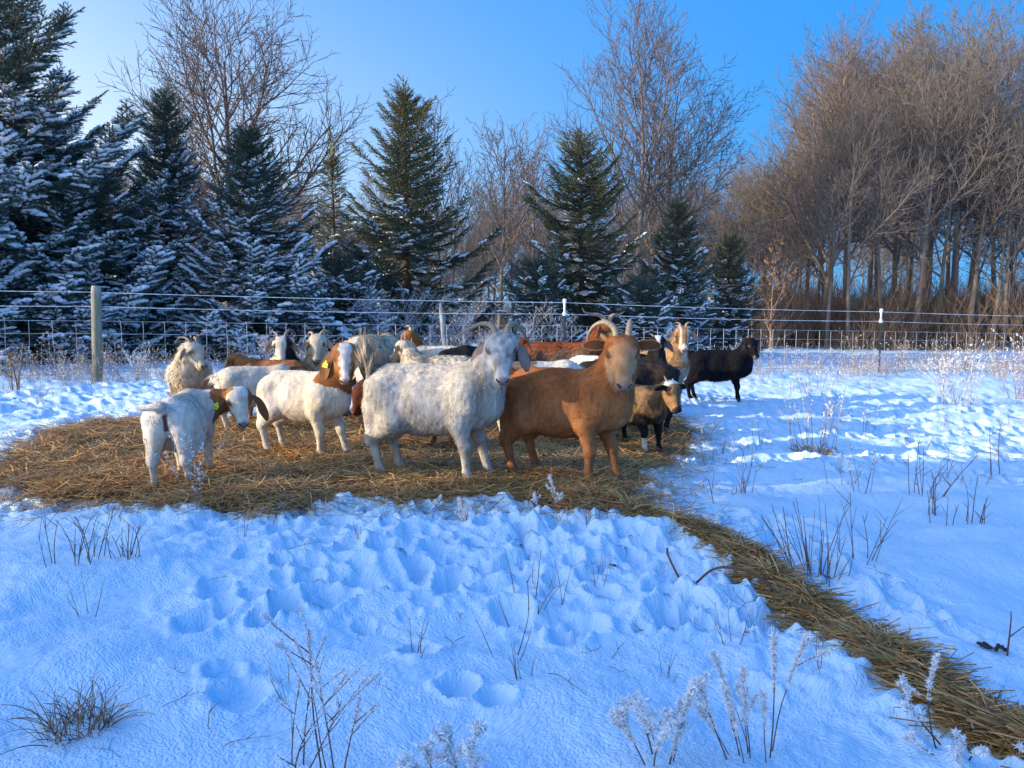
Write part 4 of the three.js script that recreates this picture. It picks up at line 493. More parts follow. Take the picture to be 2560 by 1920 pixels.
goat({ ...NEAR, label: 'large reddish brown goat with curled horn and ears held out sideways', pos: at(1424, 4.62), yaw: -29, s: 0.97, hs: 1.25, seed: 5, neck: [0.36, 0.835, 0.05], hyaw: -63, hpitch: -38, coat: 0.016, tail: 'up', tailFur: 0.05, legs: [[-0.02, 0.01], [0.08, -0.0], [0.0, 0.02], [0.05, 0.0]], fat: 1.06, beard: 0.025, neckR: 1.25,
  horns: [[[0.0, -0.015, 0.026], [-0.015, 0.05, 0.035], [-0.035, 0.08, 0.075], [-0.06, 0.065, 0.125], [-0.07, 0.02, 0.155], [-0.06, -0.02, 0.16]], [[0.0, -0.015, 0.026], [-0.015, 0.04, 0.032], [-0.045, 0.075, 0.04], [-0.085, 0.085, 0.046], [-0.14, 0.055, 0.05], [-0.16, 0.0, 0.052]]], hornR: 0.018, hornC: [0.34, 0.27, 0.175], hornTip: 0.3, ears: { type: 'side', len: 0.135, w: 0.031, outer: [0.36, 0.21, 0.10], inner: [0.17, 0.065, 0.03], rim: [0.42, 0.28, 0.15], rise: 0.0 },
  col: q => { let c = mix3([0.38, 0.135, 0.043], [0.25, 0.085, 0.028], clamp(0.5 + 1.4 * N(q.x * 5, q.y * 3, q.z * 5), 0, 1)); c = mix3(c, [0.40, 0.22, 0.11], ss(0.62, 0.42, q.y) * 0.35); if (q.head) c = mix3(c, [0.46, 0.27, 0.14], ss(-0.02, 0.10, q.f) * 0.85 + (q.u < -0.03 ? 0.25 : 0)); if (q.y < 0.2) c = mix3(c, [0.20, 0.10, 0.055], 0.5); return c; }, nose: [0.30, 0.19, 0.19], lip: [0.20, 0.11, 0.09] });
// brown headed goats with white bodies
goat({ ...NEAR, fur: 26000, label: 'white goat with brown head and neck wearing a yellow tag, side on', pos: at(768, 5.1), yaw: -24, s: 0.80, hs: 1.2, seed: 8, neck: [0.40, 0.86, 0.03], hyaw: -54, hpitch: -46, tail: 'down', tailFur: 0.04, coat: 0.015, legs: [[-0.01, 0.0], [0.09, 0.0], [-0.01, 0.02], [-0.03, 0.0]], fat: 1.05, neckR: 1.12, tag: 1, tagT: 0.62, ears: { type: 'droop', len: 0.20, w: 0.047, outer: [0.22, 0.095, 0.04], inner: [0.24, 0.12, 0.06], flare: 0.08 }, col: boer(0.12, 0.036), nose: [0.38, 0.22, 0.20] });
goat({ ...NEAR, fur: 26000, label: 'white goat with brown head seen from behind, tail held out to one side', pos: at(452, 4.32), yaw: 98, s: 0.73, hs: 1.24, seed: 9, neck: [0.23, 0.645, 0.37], hyaw: -156, hpitch: -38, tail: 'side', tailSide: -1, tailFur: 0.05, coat: 0.014, legs: [[0.02, 0.03], [-0.02, 0.02], [0.0, 0.02], [0.0, -0.02]], fat: 1.05, neckR: 1.05, tag: 1, tagT: 0.5, ears: { type: 'droop', len: 0.185, w: 0.045, outer: [0.19, 0.08, 0.036], inner: [0.22, 0.10, 0.05], flare: 0.34 }, col: boer(0.50, 0.036), nose: [0.13, 0.08, 0.08] });
goat({ ...FAR, label: 'cream white fluffy goat looking sideways behind the tail of the brown headed goat', pos: at(474, 6.9), yaw: -72, s: 0.83, hs: 1.15, seed: 11, neck: [0.36, 0.80, -0.07], hyaw: 40, hpitch: -32, coat: 0.05, tail: 'down', fat: 1.12, neckR: 1.35, fur: 16000, horns: [swept(0.3, 0.8, 1.0)], hornR: 0.012, ears: { type: 'half', len: 0.13, w: 0.028, outer: [0.50, 0.42, 0.33] }, col: q => { const c = plain([0.56, 0.50, 0.41], [0.48, 0.40, 0.29])(q); return q.head && q.f < 0.03 ? mix3(c, [0.40, 0.28, 0.16], 0.4) : c; }, nose: [0.22, 0.15, 0.13] });
goat({ ...FAR, fur: 12000, label: 'white goat half hidden behind the side on brown headed goat, facing away', pos: at(648, 6.2), yaw: 22, s: 0.76, seed: 12, neck: [0.42, 0.60, 0.0], hyaw: 10, hpitch: -46, tail: 'down', fat: 1.1, ears: { type: 'droop', outer: RUST }, col: boer(0.6, 0.03) });
goat({ ...FAR, label: 'rust brown goat lying low, only its back showing beside the black necked goat', pos: at(676, 6.75), yaw: 172, s: 0.80, seed: 13, neck: [0.42, 0.70, 0.02], hyaw: 10, hpitch: -35, tail: 'down', ears: { type: 'half', outer: RUST, len: 0.12, w: 0.03 }, col: plain([0.31, 0.125, 0.045], [0.25, 0.10, 0.04]), neckR: 1.1 });
goat({ ...FAR, fur: 12000, label: 'white faced goat with black neck and dark curved horn', pos: at(716, 7.2), yaw: -72, s: 0.87, hs: 1.12, seed: 14, neck: [0.36, 0.83, 0.05], hyaw: -6, hpitch: -44, horns: [[[0.0, -0.01, 0.026], [-0.02, 0.04, 0.04], [-0.04, 0.065, 0.07], [-0.05, 0.075, 0.10]], swept(0.45, 0.95, 0.9)], hornC: [0.20, 0.18, 0.16], hornR: 0.018, ears: { type: 'half', len: 0.125, w: 0.03, outer: [0.30, 0.22, 0.14] }, tail: 'down', coat: 0.035,
  col: q => { if (q.head) return q.r < -0.034 || q.u < -0.085 && q.f < 0.1 || (Math.abs(q.r) > 0.055 && q.f < 0.09) ? [0.03, 0.026, 0.028] : [0.58, 0.53, 0.44]; if (q.nt > 0.15 && q.x > 0.2) return q.z + 0.15 * wob(q) > 0.07 ? WHITE : [0.022, 0.021, 0.025]; return mix3(CREAM, [0.40, 0.34, 0.28], 0.4); }, nose: [0.08, 0.05, 0.05] });
goat({ ...FAR, fur: 12000, label: 'pale cream goat with short tan horns facing forward behind the side on brown headed goat', pos: at(800, 7.3), yaw: -84, s: 0.88, hs: 1.12, seed: 15, neck: [0.36, 0.83, -0.03], hyaw: -2, hpitch: -44, horns: [[[0.0, -0.01, 0.028], [-0.02, 0.035, 0.045], [-0.035, 0.04, 0.075], [-0.03, 0.015, 0.095]], swept(0.4, 0.7, 0.9)], hornR: 0.017, hornC: [0.42, 0.29, 0.14], ears: { type: 'half', len: 0.13, w: 0.03, outer: [0.50, 0.45, 0.37] }, tail: 'down', coat: 0.035, col: plain([0.56, 0.50, 0.40], [0.48, 0.39, 0.28]), nose: [0.22, 0.13, 0.12], beard: 0.05 });
goat({ ...FAR, fur: 12000, label: 'cream goat facing away with its broad rump behind the raised tail', pos: at(940, 7.6), yaw: 72, s: 1.14, seed: 16, neck: [0.45, 0.60, 0.0], hyaw: 0, hpitch: -56, tail: 'down', coat: 0.035, fat: 1.08, ears: { type: 'half', len: 0.13, w: 0.03, outer: CREAM }, col: plain([0.60, 0.54, 0.43], [0.54, 0.45, 0.32]) });
goat({ ...FAR, fur: 9000, label: 'white goat with lowered face peeking beside the rump of the grey white goat', pos: at(985, 6.35), yaw: 168, s: 0.72, hs: 1.1, seed: 17, neck: [0.42, 0.69, 0.10], hyaw: 75, hpitch: -48, tail: 'down', ears: { type: 'half', len: 0.13, w: 0.03, outer: [0.45, 0.38, 0.33] }, col: plain(WHITE, [0.50, 0.46, 0.42]), nose: [0.12, 0.09, 0.09] });
goat({ ...FAR, fur: 9000, label: 'dark maroon goat with yellow ear tag standing low behind the grey white goat', pos: at(1000, 5.62), yaw: 176, s: 0.79, hs: 1.0, seed: 18, neck: [0.36, 0.57, -0.06], hyaw: 30, hpitch: -56, neckR: 1.2, legs: [[0.05, 0], [0.02, 0], [0.06, 0.02], [-0.14, -0.02]], tail: 'down', tag: 1, ears: { type: 'droop', len: 0.15, w: 0.036, outer: [0.22, 0.09, 0.04] }, col: q => q.y < 0.3 ? [0.26, 0.11, 0.045] : mix3([0.085, 0.026, 0.018], [0.12, 0.04, 0.02], clamp(0.5 + wob(q), 0, 1)) });
goat({ ...FAR, fur: 12000, label: 'cream woolly goat with pink ear seen over the back of the grey white goat', pos: at(1096, 7.1), yaw: 170, s: 0.86, hs: 1.08, seed: 19, neck: [0.40, 0.795, 0.06], hyaw: -20, hpitch: -22, neckR: 1.15, horns: [[[0, -0.01, 0.026], [0.0, 0.05, 0.03], [-0.015, 0.10, 0.03]]], hornR: 0.012, hornC: [0.45, 0.28, 0.15], ears: { type: 'half', len: 0.13, w: 0.032, outer: [0.45, 0.25, 0.17], inner: [0.48, 0.19, 0.13] }, tail: 'down', coat: 0.04, col: plain([0.57, 0.51, 0.40], [0.46, 0.37, 0.25]) });
goat({ ...FAR, fur: 10000, label: 'white bodied goat with brown head and small curved horn, farthest behind the grey white goat', pos: at(1098, 8.3), yaw: 158, s: 0.99, hs: 1.05, seed: 20, neck: [0.36, 0.80, 0.0], hyaw: 40, hpitch: -15, horns: [[[0, -0.01, 0.026], [-0.01, 0.05, 0.04], [0.01, 0.065, 0.075], [0.04, 0.05, 0.10]]], hornR: 0.016, hornC: [0.42, 0.35, 0.2], ears: { type: 'half', len: 0.13, w: 0.03, outer: RUST }, tail: 'down', fat: 1.1, col: boer(0.45, 0.0) });
goat({ ...FAR, label: 'dark blue black goat whose back shows beside the neck of the grey white goat', pos: at(1212, 7.6), yaw: 195, s: 0.94, seed: 21, neck: [0.42, 0.60, 0.0], hyaw: 0, hpitch: -46, tail: 'down', ears: { type: 'half', len: 0.13, w: 0.03, outer: BLACK }, col: plain([0.010, 0.011, 0.017], [0.018, 0.016, 0.018]) });
goat({ ...FAR, fur: 16000, label: 'dark red shaggy goat with wide twisted horns standing behind the brown goat', pos: at(1410, 8.1), yaw: -6, s: 1.03, hs: 1.12, seed: 22, neck: [0.42, 0.85, 0.03], hyaw: -34, hpitch: -34, neckR: 0.95, coat: 0.055, tail: 'curl', tailFur: 0.05, horns: [[[0.01, -0.02, 0.024], [-0.02, 0.045, 0.03], [-0.05, 0.075, 0.07], [-0.08, 0.08, 0.14], [-0.10, 0.10, 0.21], [-0.10, 0.135, 0.25]], [[0.01, -0.02, 0.024], [0.01, 0.045, 0.028], [0.03, 0.075, 0.06], [0.05, 0.075, 0.11], [0.07, 0.10, 0.16]]], hornR: 0.024, hornC: [0.42, 0.34, 0.25], ears: { type: 'half', len: 0.13, w: 0.03, outer: [0.24, 0.10, 0.05] }, fat: 1.05,
  col: q => { if (q.head) return q.r > 0.02 && q.f > 0.02 ? [0.30, 0.18, 0.09] : [0.15, 0.05, 0.03]; if (q.x < -0.36 && q.y < 0.52 && q.y > 0.33) return [0.6, 0.56, 0.48]; const c = mix3([0.20, 0.062, 0.028], [0.14, 0.10, 0.075], ss(0.66, 0.56, q.y + 0.1 * wob(q)) * ss(-0.38, -0.26, q.x)); return q.nt > 0.2 && q.x > 0.28 ? [0.22, 0.065, 0.026] : c; } });
goat({ ...FAR, fur: 10000, label: 'white goat with grey saddle seen just over the back of the brown goat', pos: at(1352, 6.25), yaw: 8, s: 0.90, seed: 23, neck: [0.45, 0.52, 0.0], hyaw: 0, hpitch: -56, tail: 'down', fat: 1.05, ears: { type: 'half', len: 0.13, w: 0.03, outer: WHITE }, col: q => q.y > 0.60 && q.x > -0.30 && q.x < -0.05 + 0.2 * wob(q) ? [0.22, 0.17, 0.12] : WHITE });
goat({ ...FAR, fur: 10000, label: 'brown faced goat with black neck and one orange drooping ear beside the curled horn', pos: at(1500, 7.0), yaw: -50, s: 0.90, hs: 1.08, seed: 24, neck: [0.34, 0.80, 0.06], hyaw: -42, hpitch: -48, horns: [[[0, -0.01, 0.026], [-0.02, 0.03, 0.035], [-0.05, 0.03, 0.05], [-0.09, 0.02, 0.09]]], hornR: 0.02, hornC: [0.44, 0.37, 0.27], ears: { type: 'half', len: 0.15, w: 0.03, outer: [0.40, 0.16, 0.06], inner: [0.45, 0.17, 0.06] }, tail: 'down', col: q => { if (q.head) return q.r < -0.012 && q.f < 0.10 ? BLACK : q.u > -0.06 || q.f > 0.1 ? [0.38, 0.24, 0.12] : [0.05, 0.04, 0.035]; if (q.nt > 0.25 && q.x > 0.2) return q.z > 0.05 ? [0.6, 0.55, 0.45] : [0.02, 0.02, 0.022]; return q.x > 0.02 + 0.2 * wob(q) ? [0.03, 0.03, 0.034] : WHITE; } });
goat({ ...FAR, label: 'black goat with white patch on its forehead behind the brown goat', pos: at(1612, 8.1), yaw: -70, s: 0.90, hs: 1.1, seed: 25, neck: [0.36, 0.86, 0.05], hyaw: -22, hpitch: -41, horns: [[[0, -0.02, 0.03], [-0.02, 0.03, 0.05], [-0.04, 0.04, 0.085]]], hornR: 0.014, hornC: [0.2, 0.18, 0.17], ears: { type: 'half', len: 0.15, w: 0.032, outer: BLACK }, tail: 'down', col: q => q.head && Math.abs(q.r) < 0.032 * (1 - Math.max(0, q.f) * 9) && q.f > -0.05 && q.f < 0.09 && q.u > 0.01 - q.f * 0.2 ? [0.66, 0.66, 0.66] : [0.014, 0.013, 0.015], nose: [0.03, 0.03, 0.03], rim: [0.15, 0.11, 0.06] });
goat({ ...FAR, fur: 14000, label: 'tan goat with striped face and small curved horns facing forward', pos: at(1655, 8.9), yaw: -62, s: 0.97, hs: 1.1, seed: 26, neck: [0.40, 0.90, 0.03], hyaw: -28, hpitch: -46, coat: 0.04, horns: [[[0, -0.01, 0.024], [-0.015, 0.05, 0.035], [-0.02, 0.065, 0.065], [-0.02, 0.05, 0.10]]], hornR: 0.016, hornC: [0.40, 0.28, 0.15], ears: { type: 'half', len: 0.145, w: 0.033, outer: [0.42, 0.30, 0.19] }, tail: 'down', col: q => { if (q.head) return Math.abs(Math.abs(q.r) - 0.036) < 0.009 || q.f > 0.17 ? [0.56, 0.5, 0.42] : Math.abs(q.r) > 0.05 && q.u < 0 ? [0.10, 0.06, 0.035] : [0.32, 0.19, 0.10]; return q.y < 0.5 ? mix3(TAN, [0.40, 0.34, 0.27], 0.7) : q.nt > 0.2 && Math.abs(q.z) < 0.03 ? [0.52, 0.44, 0.34] : mix3([0.40, 0.23, 0.10], [0.28, 0.18, 0.10], clamp(0.5 + 2 * wob(q), 0, 1)); } });
goat({ ...NEAR, res: 0.009, fur: 18000, hairW: 0.0036, label: 'tan and black young goat with white poll lowering its head beside the brown goat', pos: at(1600, 5.75), yaw: -58, s: 0.70, hs: 1.2, seed: 27, neck: [0.44, 0.70, -0.03], hyaw: 2, hpitch: -48, coat: 0.03, horns: [[[0, -0.02, 0.028], [-0.03, 0.03, 0.045], [-0.045, 0.075, 0.065]], [[0, -0.02, 0.028], [-0.03, 0.02, 0.035], [-0.05, 0.045, 0.045]]], hornR: 0.015, hornC: [0.40, 0.34, 0.26], hornTip: 0.2, ears: { type: 'side', len: 0.145, w: 0.03, outer: [0.05, 0.035, 0.03], inner: [0.012, 0.010, 0.012], rim: [0.30, 0.2, 0.12], rise: -0.1 }, tail: 'down', col: q => { if (q.head) { if (q.f < 0.005 && q.u > 0.02) return [0.62, 0.6, 0.56]; if (q.f > 0.19) return [0.03, 0.025, 0.03]; if (Math.abs(q.r) < 0.012 && q.f > 0.05) return [0.10, 0.065, 0.045]; return q.r > -0.02 ? [0.30, 0.175, 0.08] : [0.09, 0.06, 0.045]; } if (q.y < 0.17 && q.z > 0) return WHITE; if (q.y < 0.34) return BLACK; if (q.x > 0.22 && q.z < -0.02) return [0.04, 0.03, 0.025]; return mix3([0.21, 0.13, 0.065], [0.03, 0.024, 0.02], clamp(0.6 + 2.8 * wob(q), 0, 1)); }, nose: [0.02, 0.02, 0.025] });
goat({ ...FAR, fur: 9000, label: 'blue black goat with rounded back behind the tan and black young goat', pos: at(1572, 6.55), yaw: 186, s: 0.90, seed: 28, neck: [0.42, 0.62, 0.0], hyaw: 0, hpitch: -51, tail: 'down', fat: 0.98, ears: { type: 'half', len: 0.13, w: 0.03, outer: BLACK }, col: q => mix3([0.013, 0.013, 0.016], [0.07, 0.05, 0.03], ss(0.7, 0.95, q.y / 0.72 + wob(q) * 0.3) * 0.6) });
goat({ ...FAR, res: 0.012, fur: 18000, hairW: 0.004, label: 'small black goat with upright tail standing apart on the snow', pos: at(1805, 9.7), yaw: -10, s: 0.92, hs: 1.08, seed: 29, neck: [0.36, 0.80, 0.06], hyaw: -52, hpitch: -38, coat: 0.034, tail: 'back', tailFur: 0.11, legs: [[0.0, 0.01], [0.03, 0.0], [-0.09, 0.0], [-0.02, 0.0]], fat: 0.95, horns: [[[0, -0.02, 0.024], [-0.03, 0.03, 0.035], [-0.05, 0.05, 0.055]]], hornR: 0.013, hornC: [0.16, 0.14, 0.13], ears: { type: 'half', len: 0.15, w: 0.033, outer: [0.014, 0.013, 0.015] }, col: q => q.head && q.f > 0.20 && q.u < -0.05 ? [0.22, 0.2, 0.19] : mix3([0.005, 0.0055, 0.009], [0.012, 0.009, 0.011], clamp(0.15 + 1.5 * N(q.x * 6, q.y * 5, q.z * 6), 0, 1)), nose: [0.05, 0.045, 0.05], rim: [0.12, 0.10, 0.07] });
// ---------------------------------------------------------------- fence
const galv = vmat(0.7), woodMat = vmat(0.9);
const FL = [[-9.5, -9.6], [-6.02, -10.95], [0.92, -13.55], [7.72, -16.2], [14.5, -18.6], [22, -21]].map(([x, z]) => V(x, G0(x, z), z));
const fenceAt = (t) => { const k = Math.min(FL.length - 2, Math.floor(t)); return V().lerpVectors(FL[k], FL[k + 1], t - k); };
{
  const f = thing('wire_fence', 'wire fence of two white rope wires above frosted woven wire mesh', 'fence', V(0, 0, 0)), r = rnd(61), frostC = [0.5, 0.55, 0.6], wireC = [0.20, 0.2, 0.2];
  const line = (name, y0, R, sag, c, nseg, twist) => { const b = new MB(), pts = [], rad = []; for (let k = 0; k < FL.length - 1; k++) for (let i = 0; i < nseg; i++) { const t = i / nseg, p = V().lerpVectors(FL[k], FL[k + 1], t); p.y += y0 - sag * 4 * t * (1 - t) + (twist ? 0 : 0.004 * N(k * 10 + i * 0.4, y0 * 9, 3)); pts.push(p); rad.push(R * (0.75 + 0.5 * r())); } b.tube(pts, rad, 5, (t, p) => { const q = 0.75 + 0.5 * r(); return c.map(v => v * q); }); return part(name, b.geo(), galv, f); };
  line('rope_wire', 1.265, 0.0043, 0.02, [0.88, 0.90, 0.92], 90, 1); line('rope_wire', 1.065, 0.004, 0.025, [0.86, 0.88, 0.91], 90, 1);
  for (const [y, c] of [[0.86, frostC], [0.68, frostC], [0.53, wireC], [0.40, wireC], [0.29, wireC], [0.19, wireC], [0.10, wireC]]) line('line_wire', y, 0.0028, 0.012, c, 60);
  let s = 0; for (let k = 0; k < FL.length - 1; k++) { const L = FL[k].distanceTo(FL[k + 1]), n = Math.round(L / 0.29); for (let i = 0; i < n; i++) { const p = V().lerpVectors(FL[k], FL[k + 1], (i + 0.5) / n), b = new MB(), pts = [], rad = []; for (let j = 0; j <= 6; j++) { pts.push(V(p.x + (r() - 0.5) * 0.012, p.y + 0.02 + 0.84 * j / 6, p.z + (r() - 0.5) * 0.012)); rad.push(0.0022 + 0.0025 * r()); } b.tube(pts, rad, 4, (t) => mix3(wireC, frostC, clamp(t * 1.2 + (r() - 0.5), 0, 1))); part('stay_wire', b.geo(), galv, f); } }
  // wooden post
  const w = thing('fence_post', 'pale weathered wooden fence post standing tallest in the snow', 'fence post', FL[1].clone().add(V(0.13, -0.01, 0.05))); { const b = new MB(), n = 26, pts = [], rad = []; for (let i = 0; i <= n; i++) { const t = i / n; pts.push(V(0.045 * t, -0.3 + 1.66 * t, 0)); rad.push(0.071 - 0.006 * t + 0.0015 * N(t * 9, 1, 2) - (i === n ? 0.008 : 0)); } pts.push(V(0.045, 1.364, 0)); rad.push(0.002); b.tube(pts, rad, 28, (t, p) => { const a = Math.atan2(p.z, p.x); return [0.3, 0.29, 0.22]; }); const g = b.geo(true), P = g.attributes.position, C = g.attributes.color; for (let i = 0; i < P.count; i++) { const a = Math.atan2(P.getZ(i), P.getX(i) - 0.04), y = P.getY(i), k = 1 + 0.35 * N(Math.cos(a) * 9, y * 1.2, Math.sin(a) * 9) + 0.25 * N(Math.cos(a) * 30, y * 3, Math.sin(a) * 30), top = ss(1.2, 1.36, y); const c = mix3([0.235, 0.225, 0.165].map(v => v * k), [0.45, 0.5, 0.52], top * 0.45); C.setXYZ(i, ...c); } part('post', g, woodMat, w);
    for (const y of [1.265, 1.065]) { const q = new MB(); q.tube([V(0.03, y, -0.09), V(0.03, y, -0.055)], [0.018, 0.022], 10, [0.08, 0.08, 0.08]); part('insulator', q.geo(), galv, w); } }
  // old leaning post
  const o = thing('fence_post', 'old leaning frosted post with split top behind the grey white goat', 'fence post', stand(1122, 13.6)); { const b = new MB(), n = 16, pts = [], rad = []; for (let i = 0; i <= n; i++) { const t = i / n; pts.push(V(-0.13 * t, -0.2 + 1.42 * t, 0.02 * t)); rad.push(0.058 * (1 - 0.25 * t) * (i === n ? 0.5 : 1) + 0.006 * N(t * 8, 5, 1)); } b.tube(pts, rad, 14, [0.2, 0.2, 0.2]); const g = b.geo(true), P = g.attributes.position, C = g.attributes.color; for (let i = 0; i < P.count; i++) { const y = P.getY(i), x = P.getX(i), z = P.getZ(i); if (y > 1.1) P.setY(i, y + (x + 0.13) * -1.1 + 0.05 * N(x * 40, 2, z * 40)); const k = clamp(0.45 + 1.3 * N(x * 24, y * 5, z * 24), 0, 1); C.setXYZ(i, ...mix3([0.14, 0.13, 0.12], [0.33, 0.37, 0.41], k)); } part('post', g, woodMat, o); }
  // steel T posts with white insulators
  const tpost = (pos, h, label, ins) => { const t = thing('fence_post', label, 'fence post', pos); const sh = new THREE.Shape([[-0.02, -0.003], [-0.003, -0.003], [-0.003, -0.025], [0.003, -0.025], [0.003, -0.003], [0.02, -0.003], [0.02, 0.003], [-0.02, 0.003]].map(q => new THREE.Vector2(...q))), g = new THREE.ExtrudeGeometry(sh, { depth: h + 0.3, bevelEnabled: false }).rotateX(-Math.PI / 2).translate(0, -0.3, 0); const n = g.attributes.position.count, C = new Float32Array(n * 3); for (let i = 0; i < n; i++) C.set([0.035, 0.045, 0.042], i * 3); g.setAttribute('color', new THREE.BufferAttribute(C, 3)); part('post', g, vmat(0.6), t);
    for (let y = 0.1; y < h - 0.1; y += 0.11) { const b = new MB(); b.blob(0, y, 0.006, 0.012, 0.008, 0.006, r, [0.035, 0.045, 0.042], 0.05); if (y > h - 0.45) part('stud', b.geo(), vmat(0.6), t); }
    const lat = (pts) => { const g2 = new THREE.LatheGeometry(pts.map(q => new THREE.Vector2(...q)), 18), n2 = g2.attributes.position.count; g2.setAttribute('color', new THREE.Float32BufferAttribute(new Array(n2 * 3).fill(0.8), 3)); return g2; };
    const cap = lat([[0.0, 0.055], [0.03, 0.052], [0.036, 0.04], [0.030, 0.02], [0.034, 0.008], [0.030, -0.02], [0.022, -0.03], [0.022, -0.075], [0.026, -0.08], [0, -0.08]]).translate(0, h, 0); part('cap_insulator', cap, vmat(0.4), t);
    const low = lat([[0, 0.04], [0.026, 0.04], [0.036, 0.025], [0.036, -0.012], [0.028, -0.03], [0, -0.03]]).translate(0, h - 0.21, 0); part('insulator', low, vmat(0.4), t); const sl = lat([[0, 0], [0.021, 0], [0.021, 0.13], [0, 0.13]]).translate(0, h - 0.19, 0); part('sleeve', sl, vmat(0.4), t); return t; };
  tpost(FL[2].clone().add(V(0, 0, 0.03)), 1.275, 'steel post with white insulators rising behind the dark red goat'); tpost(FL[3].clone().add(V(0, 0, 0.03)), 1.275, 'dark steel post with white insulators standing alone in front of the brown wood');
}
// ---------------------------------------------------------------- weeds, stalks and frost
const stalkMat = vmat(0.85), rimeMat = vmat(0.7, { side: THREE.DoubleSide });
const RIME = [0.90, 0.93, 0.96];
function stalks(o) { // builds stalks at the origin: { stem, frost }
  const r = rnd(o.seed * 31 + 5), b = new MB(), fr = new MB(), tips = []; const { n, h, spread = 0.1, tilt = 0.3, R = 0.003, bend = 0.25, branch = 0, frost = 0, col = [0.14, 0.075, 0.05], fr0 = 0.4, fs = 0.005, sub = 0 } = o;
  const rime = (p, k) => { const q = fs * (0.7 + 1.1 * r()) * k; const c0 = V(p.x + (r() - 0.5) * fs, p.y + (r() - 0.5) * fs, p.z + (r() - 0.5) * fs); for (let e = 0; e < 6; e++) { const d = V(r() - 0.5, r() - 0.35, r() - 0.5).normalize(), w = V().crossVectors(d, V(r() - 0.5, r() - 0.5, r() - 0.5)).normalize(), n = V().crossVectors(w, d).addScaledVector(d, 0.6).normalize(), a = c0.clone().addScaledVector(d, -q * 0.35), b0 = fr.k; fr.v(a.x - w.x * q * 0.3, a.y - w.y * q * 0.3, a.z - w.z * q * 0.3, n.x, n.y, n.z, RIME); fr.v(a.x + w.x * q * 0.3, a.y + w.y * q * 0.3, a.z + w.z * q * 0.3, n.x, n.y, n.z, RIME); fr.v(a.x + d.x * q * 1.9, a.y + d.y * q * 1.9, a.z + d.z * q * 1.9, n.x, n.y, n.z, RIME); fr.tri(b0, b0 + 1, b0 + 2); } };
  const stem = (p, d, L, R0, lv) => { const m = lv ? 4 : 7, pts = [p.clone()]; let v = d.clone(), q = p.clone(); const gx = (r() - 0.5) * bend, gz = (r() - 0.5) * bend; for (let i = 0; i < m; i++) { v.x += gx / m * 2 + (r() - 0.5) * 0.12; v.z += gz / m * 2 + (r() - 0.5) * 0.12; v.y -= (o.droop ?? 0) * i / m * 0.4; v.normalize(); q = q.clone().addScaledVector(v, L / m); pts.push(q); }
    const cv = 0.65 + 0.7 * r(), c = (Array.isArray(col[0]) ? col[Math.floor(r() * col.length)] : col).map(x => x * cv); b.tube(pts, pts.map((_, i) => R0 * (1 - 0.55 * i / m)), lv ? 4 : 5, c, true);
    if (frost) { const cnt = Math.round(frost * L * 100); for (let i = 0; i < cnt; i++) { const t = lerp(lv ? 0.15 : fr0, 1, Math.sqrt(r())), j = Math.min(m - 1, Math.floor(t * m)); rime(V().lerpVectors(pts[j], pts[j + 1], t * m - j), 0.6 + 0.9 * t); } if (o.head) for (let i = 0; i < o.head; i++) { const e = pts[m]; rime(V(e.x + (r() - 0.5) * fs * 7, e.y + (r() - 0.5) * fs * 5, e.z + (r() - 0.5) * fs * 7), 1.3); } }
    if (lv < (o.depth ?? 1)) { const nb = Math.round(branch * (0.6 + 0.8 * r())); for (let k = 0; k < nb; k++) { const t = lerp(0.35, 0.95, (k + r()) / Math.max(1, nb)), j = Math.min(m - 1, Math.floor(t * m)), P = V().lerpVectors(pts[j], pts[j + 1], t * m - j), a = r() * 6.283; stem(P, V(Math.cos(a) * 0.75, 0.75, Math.sin(a) * 0.75).normalize(), L * (0.22 + 0.25 * r()), R0 * 0.65, lv + 1); } } };
  for (let i = 0; i < n; i++) { const a = r() * 6.283, q = spread * Math.sqrt(r()), tl = tilt * (0.3 + r()), a2 = a + (r() - 0.5) * 1.5; stem(V(Math.cos(a) * q, -0.03, Math.sin(a) * q), V(Math.cos(a2) * tl + (o.lx ?? 0), 1, Math.sin(a2) * tl).normalize(), h * (0.45 + 0.6 * r()), R * (0.7 + 0.6 * r()), 0); }
  return { stem: b.geo(), frost: fr.k ? fr.geo() : null };
}
function plant(name, label, cat, pos, g, turn = 0, group) { const t = thing(name, label, cat, pos, turn, group); part('stems', g.stem, stalkMat, t); if (g.frost) part('frost', g.frost, rimeMat, t, 'stuff'); t.userData.base = name; return t; }
const DRY = [[0.14, 0.075, 0.05], [0.20, 0.13, 0.075], [0.10, 0.055, 0.045]], STRAWY = [[0.42, 0.29, 0.14], [0.28, 0.16, 0.075], [0.18, 0.095, 0.055]];
const GW = (px, py) => onGround(px, py);
plant('grass_tuft', 'dense brown tuft of dry grass poking through the snow near the bottom corner', 'grass tuft', GW(195, 1815), stalks({ seed: 1, n: 130, h: 0.17, spread: 0.06, tilt: 0.5, R: 0.0013, bend: 1.5, col: [[0.34, 0.22, 0.11], [0.22, 0.125, 0.06], [0.14, 0.075, 0.045]], droop: 0.5 }));
plant('dry_stalks', 'thin dark weed stalks standing in the snow above the grass tuft', 'weed stalks', GW(190, 1425), stalks({ seed: 2, n: 17, h: 0.27, spread: 0.11, tilt: 0.22, R: 0.0018, bend: 0.3, branch: 1.2, col: DRY, frost: 0.12, fs: 0.003, fr0: 0.8 }));
plant('dry_stalks', 'short dark stalks beside the taller stalk cluster in the snow', 'weed stalks', GW(315, 1420), stalks({ seed: 3, n: 9, h: 0.17, spread: 0.05, tilt: 0.2, R: 0.0018, bend: 0.3, branch: 1, col: DRY, frost: 0.1, fs: 0.003, fr0: 0.8 }));
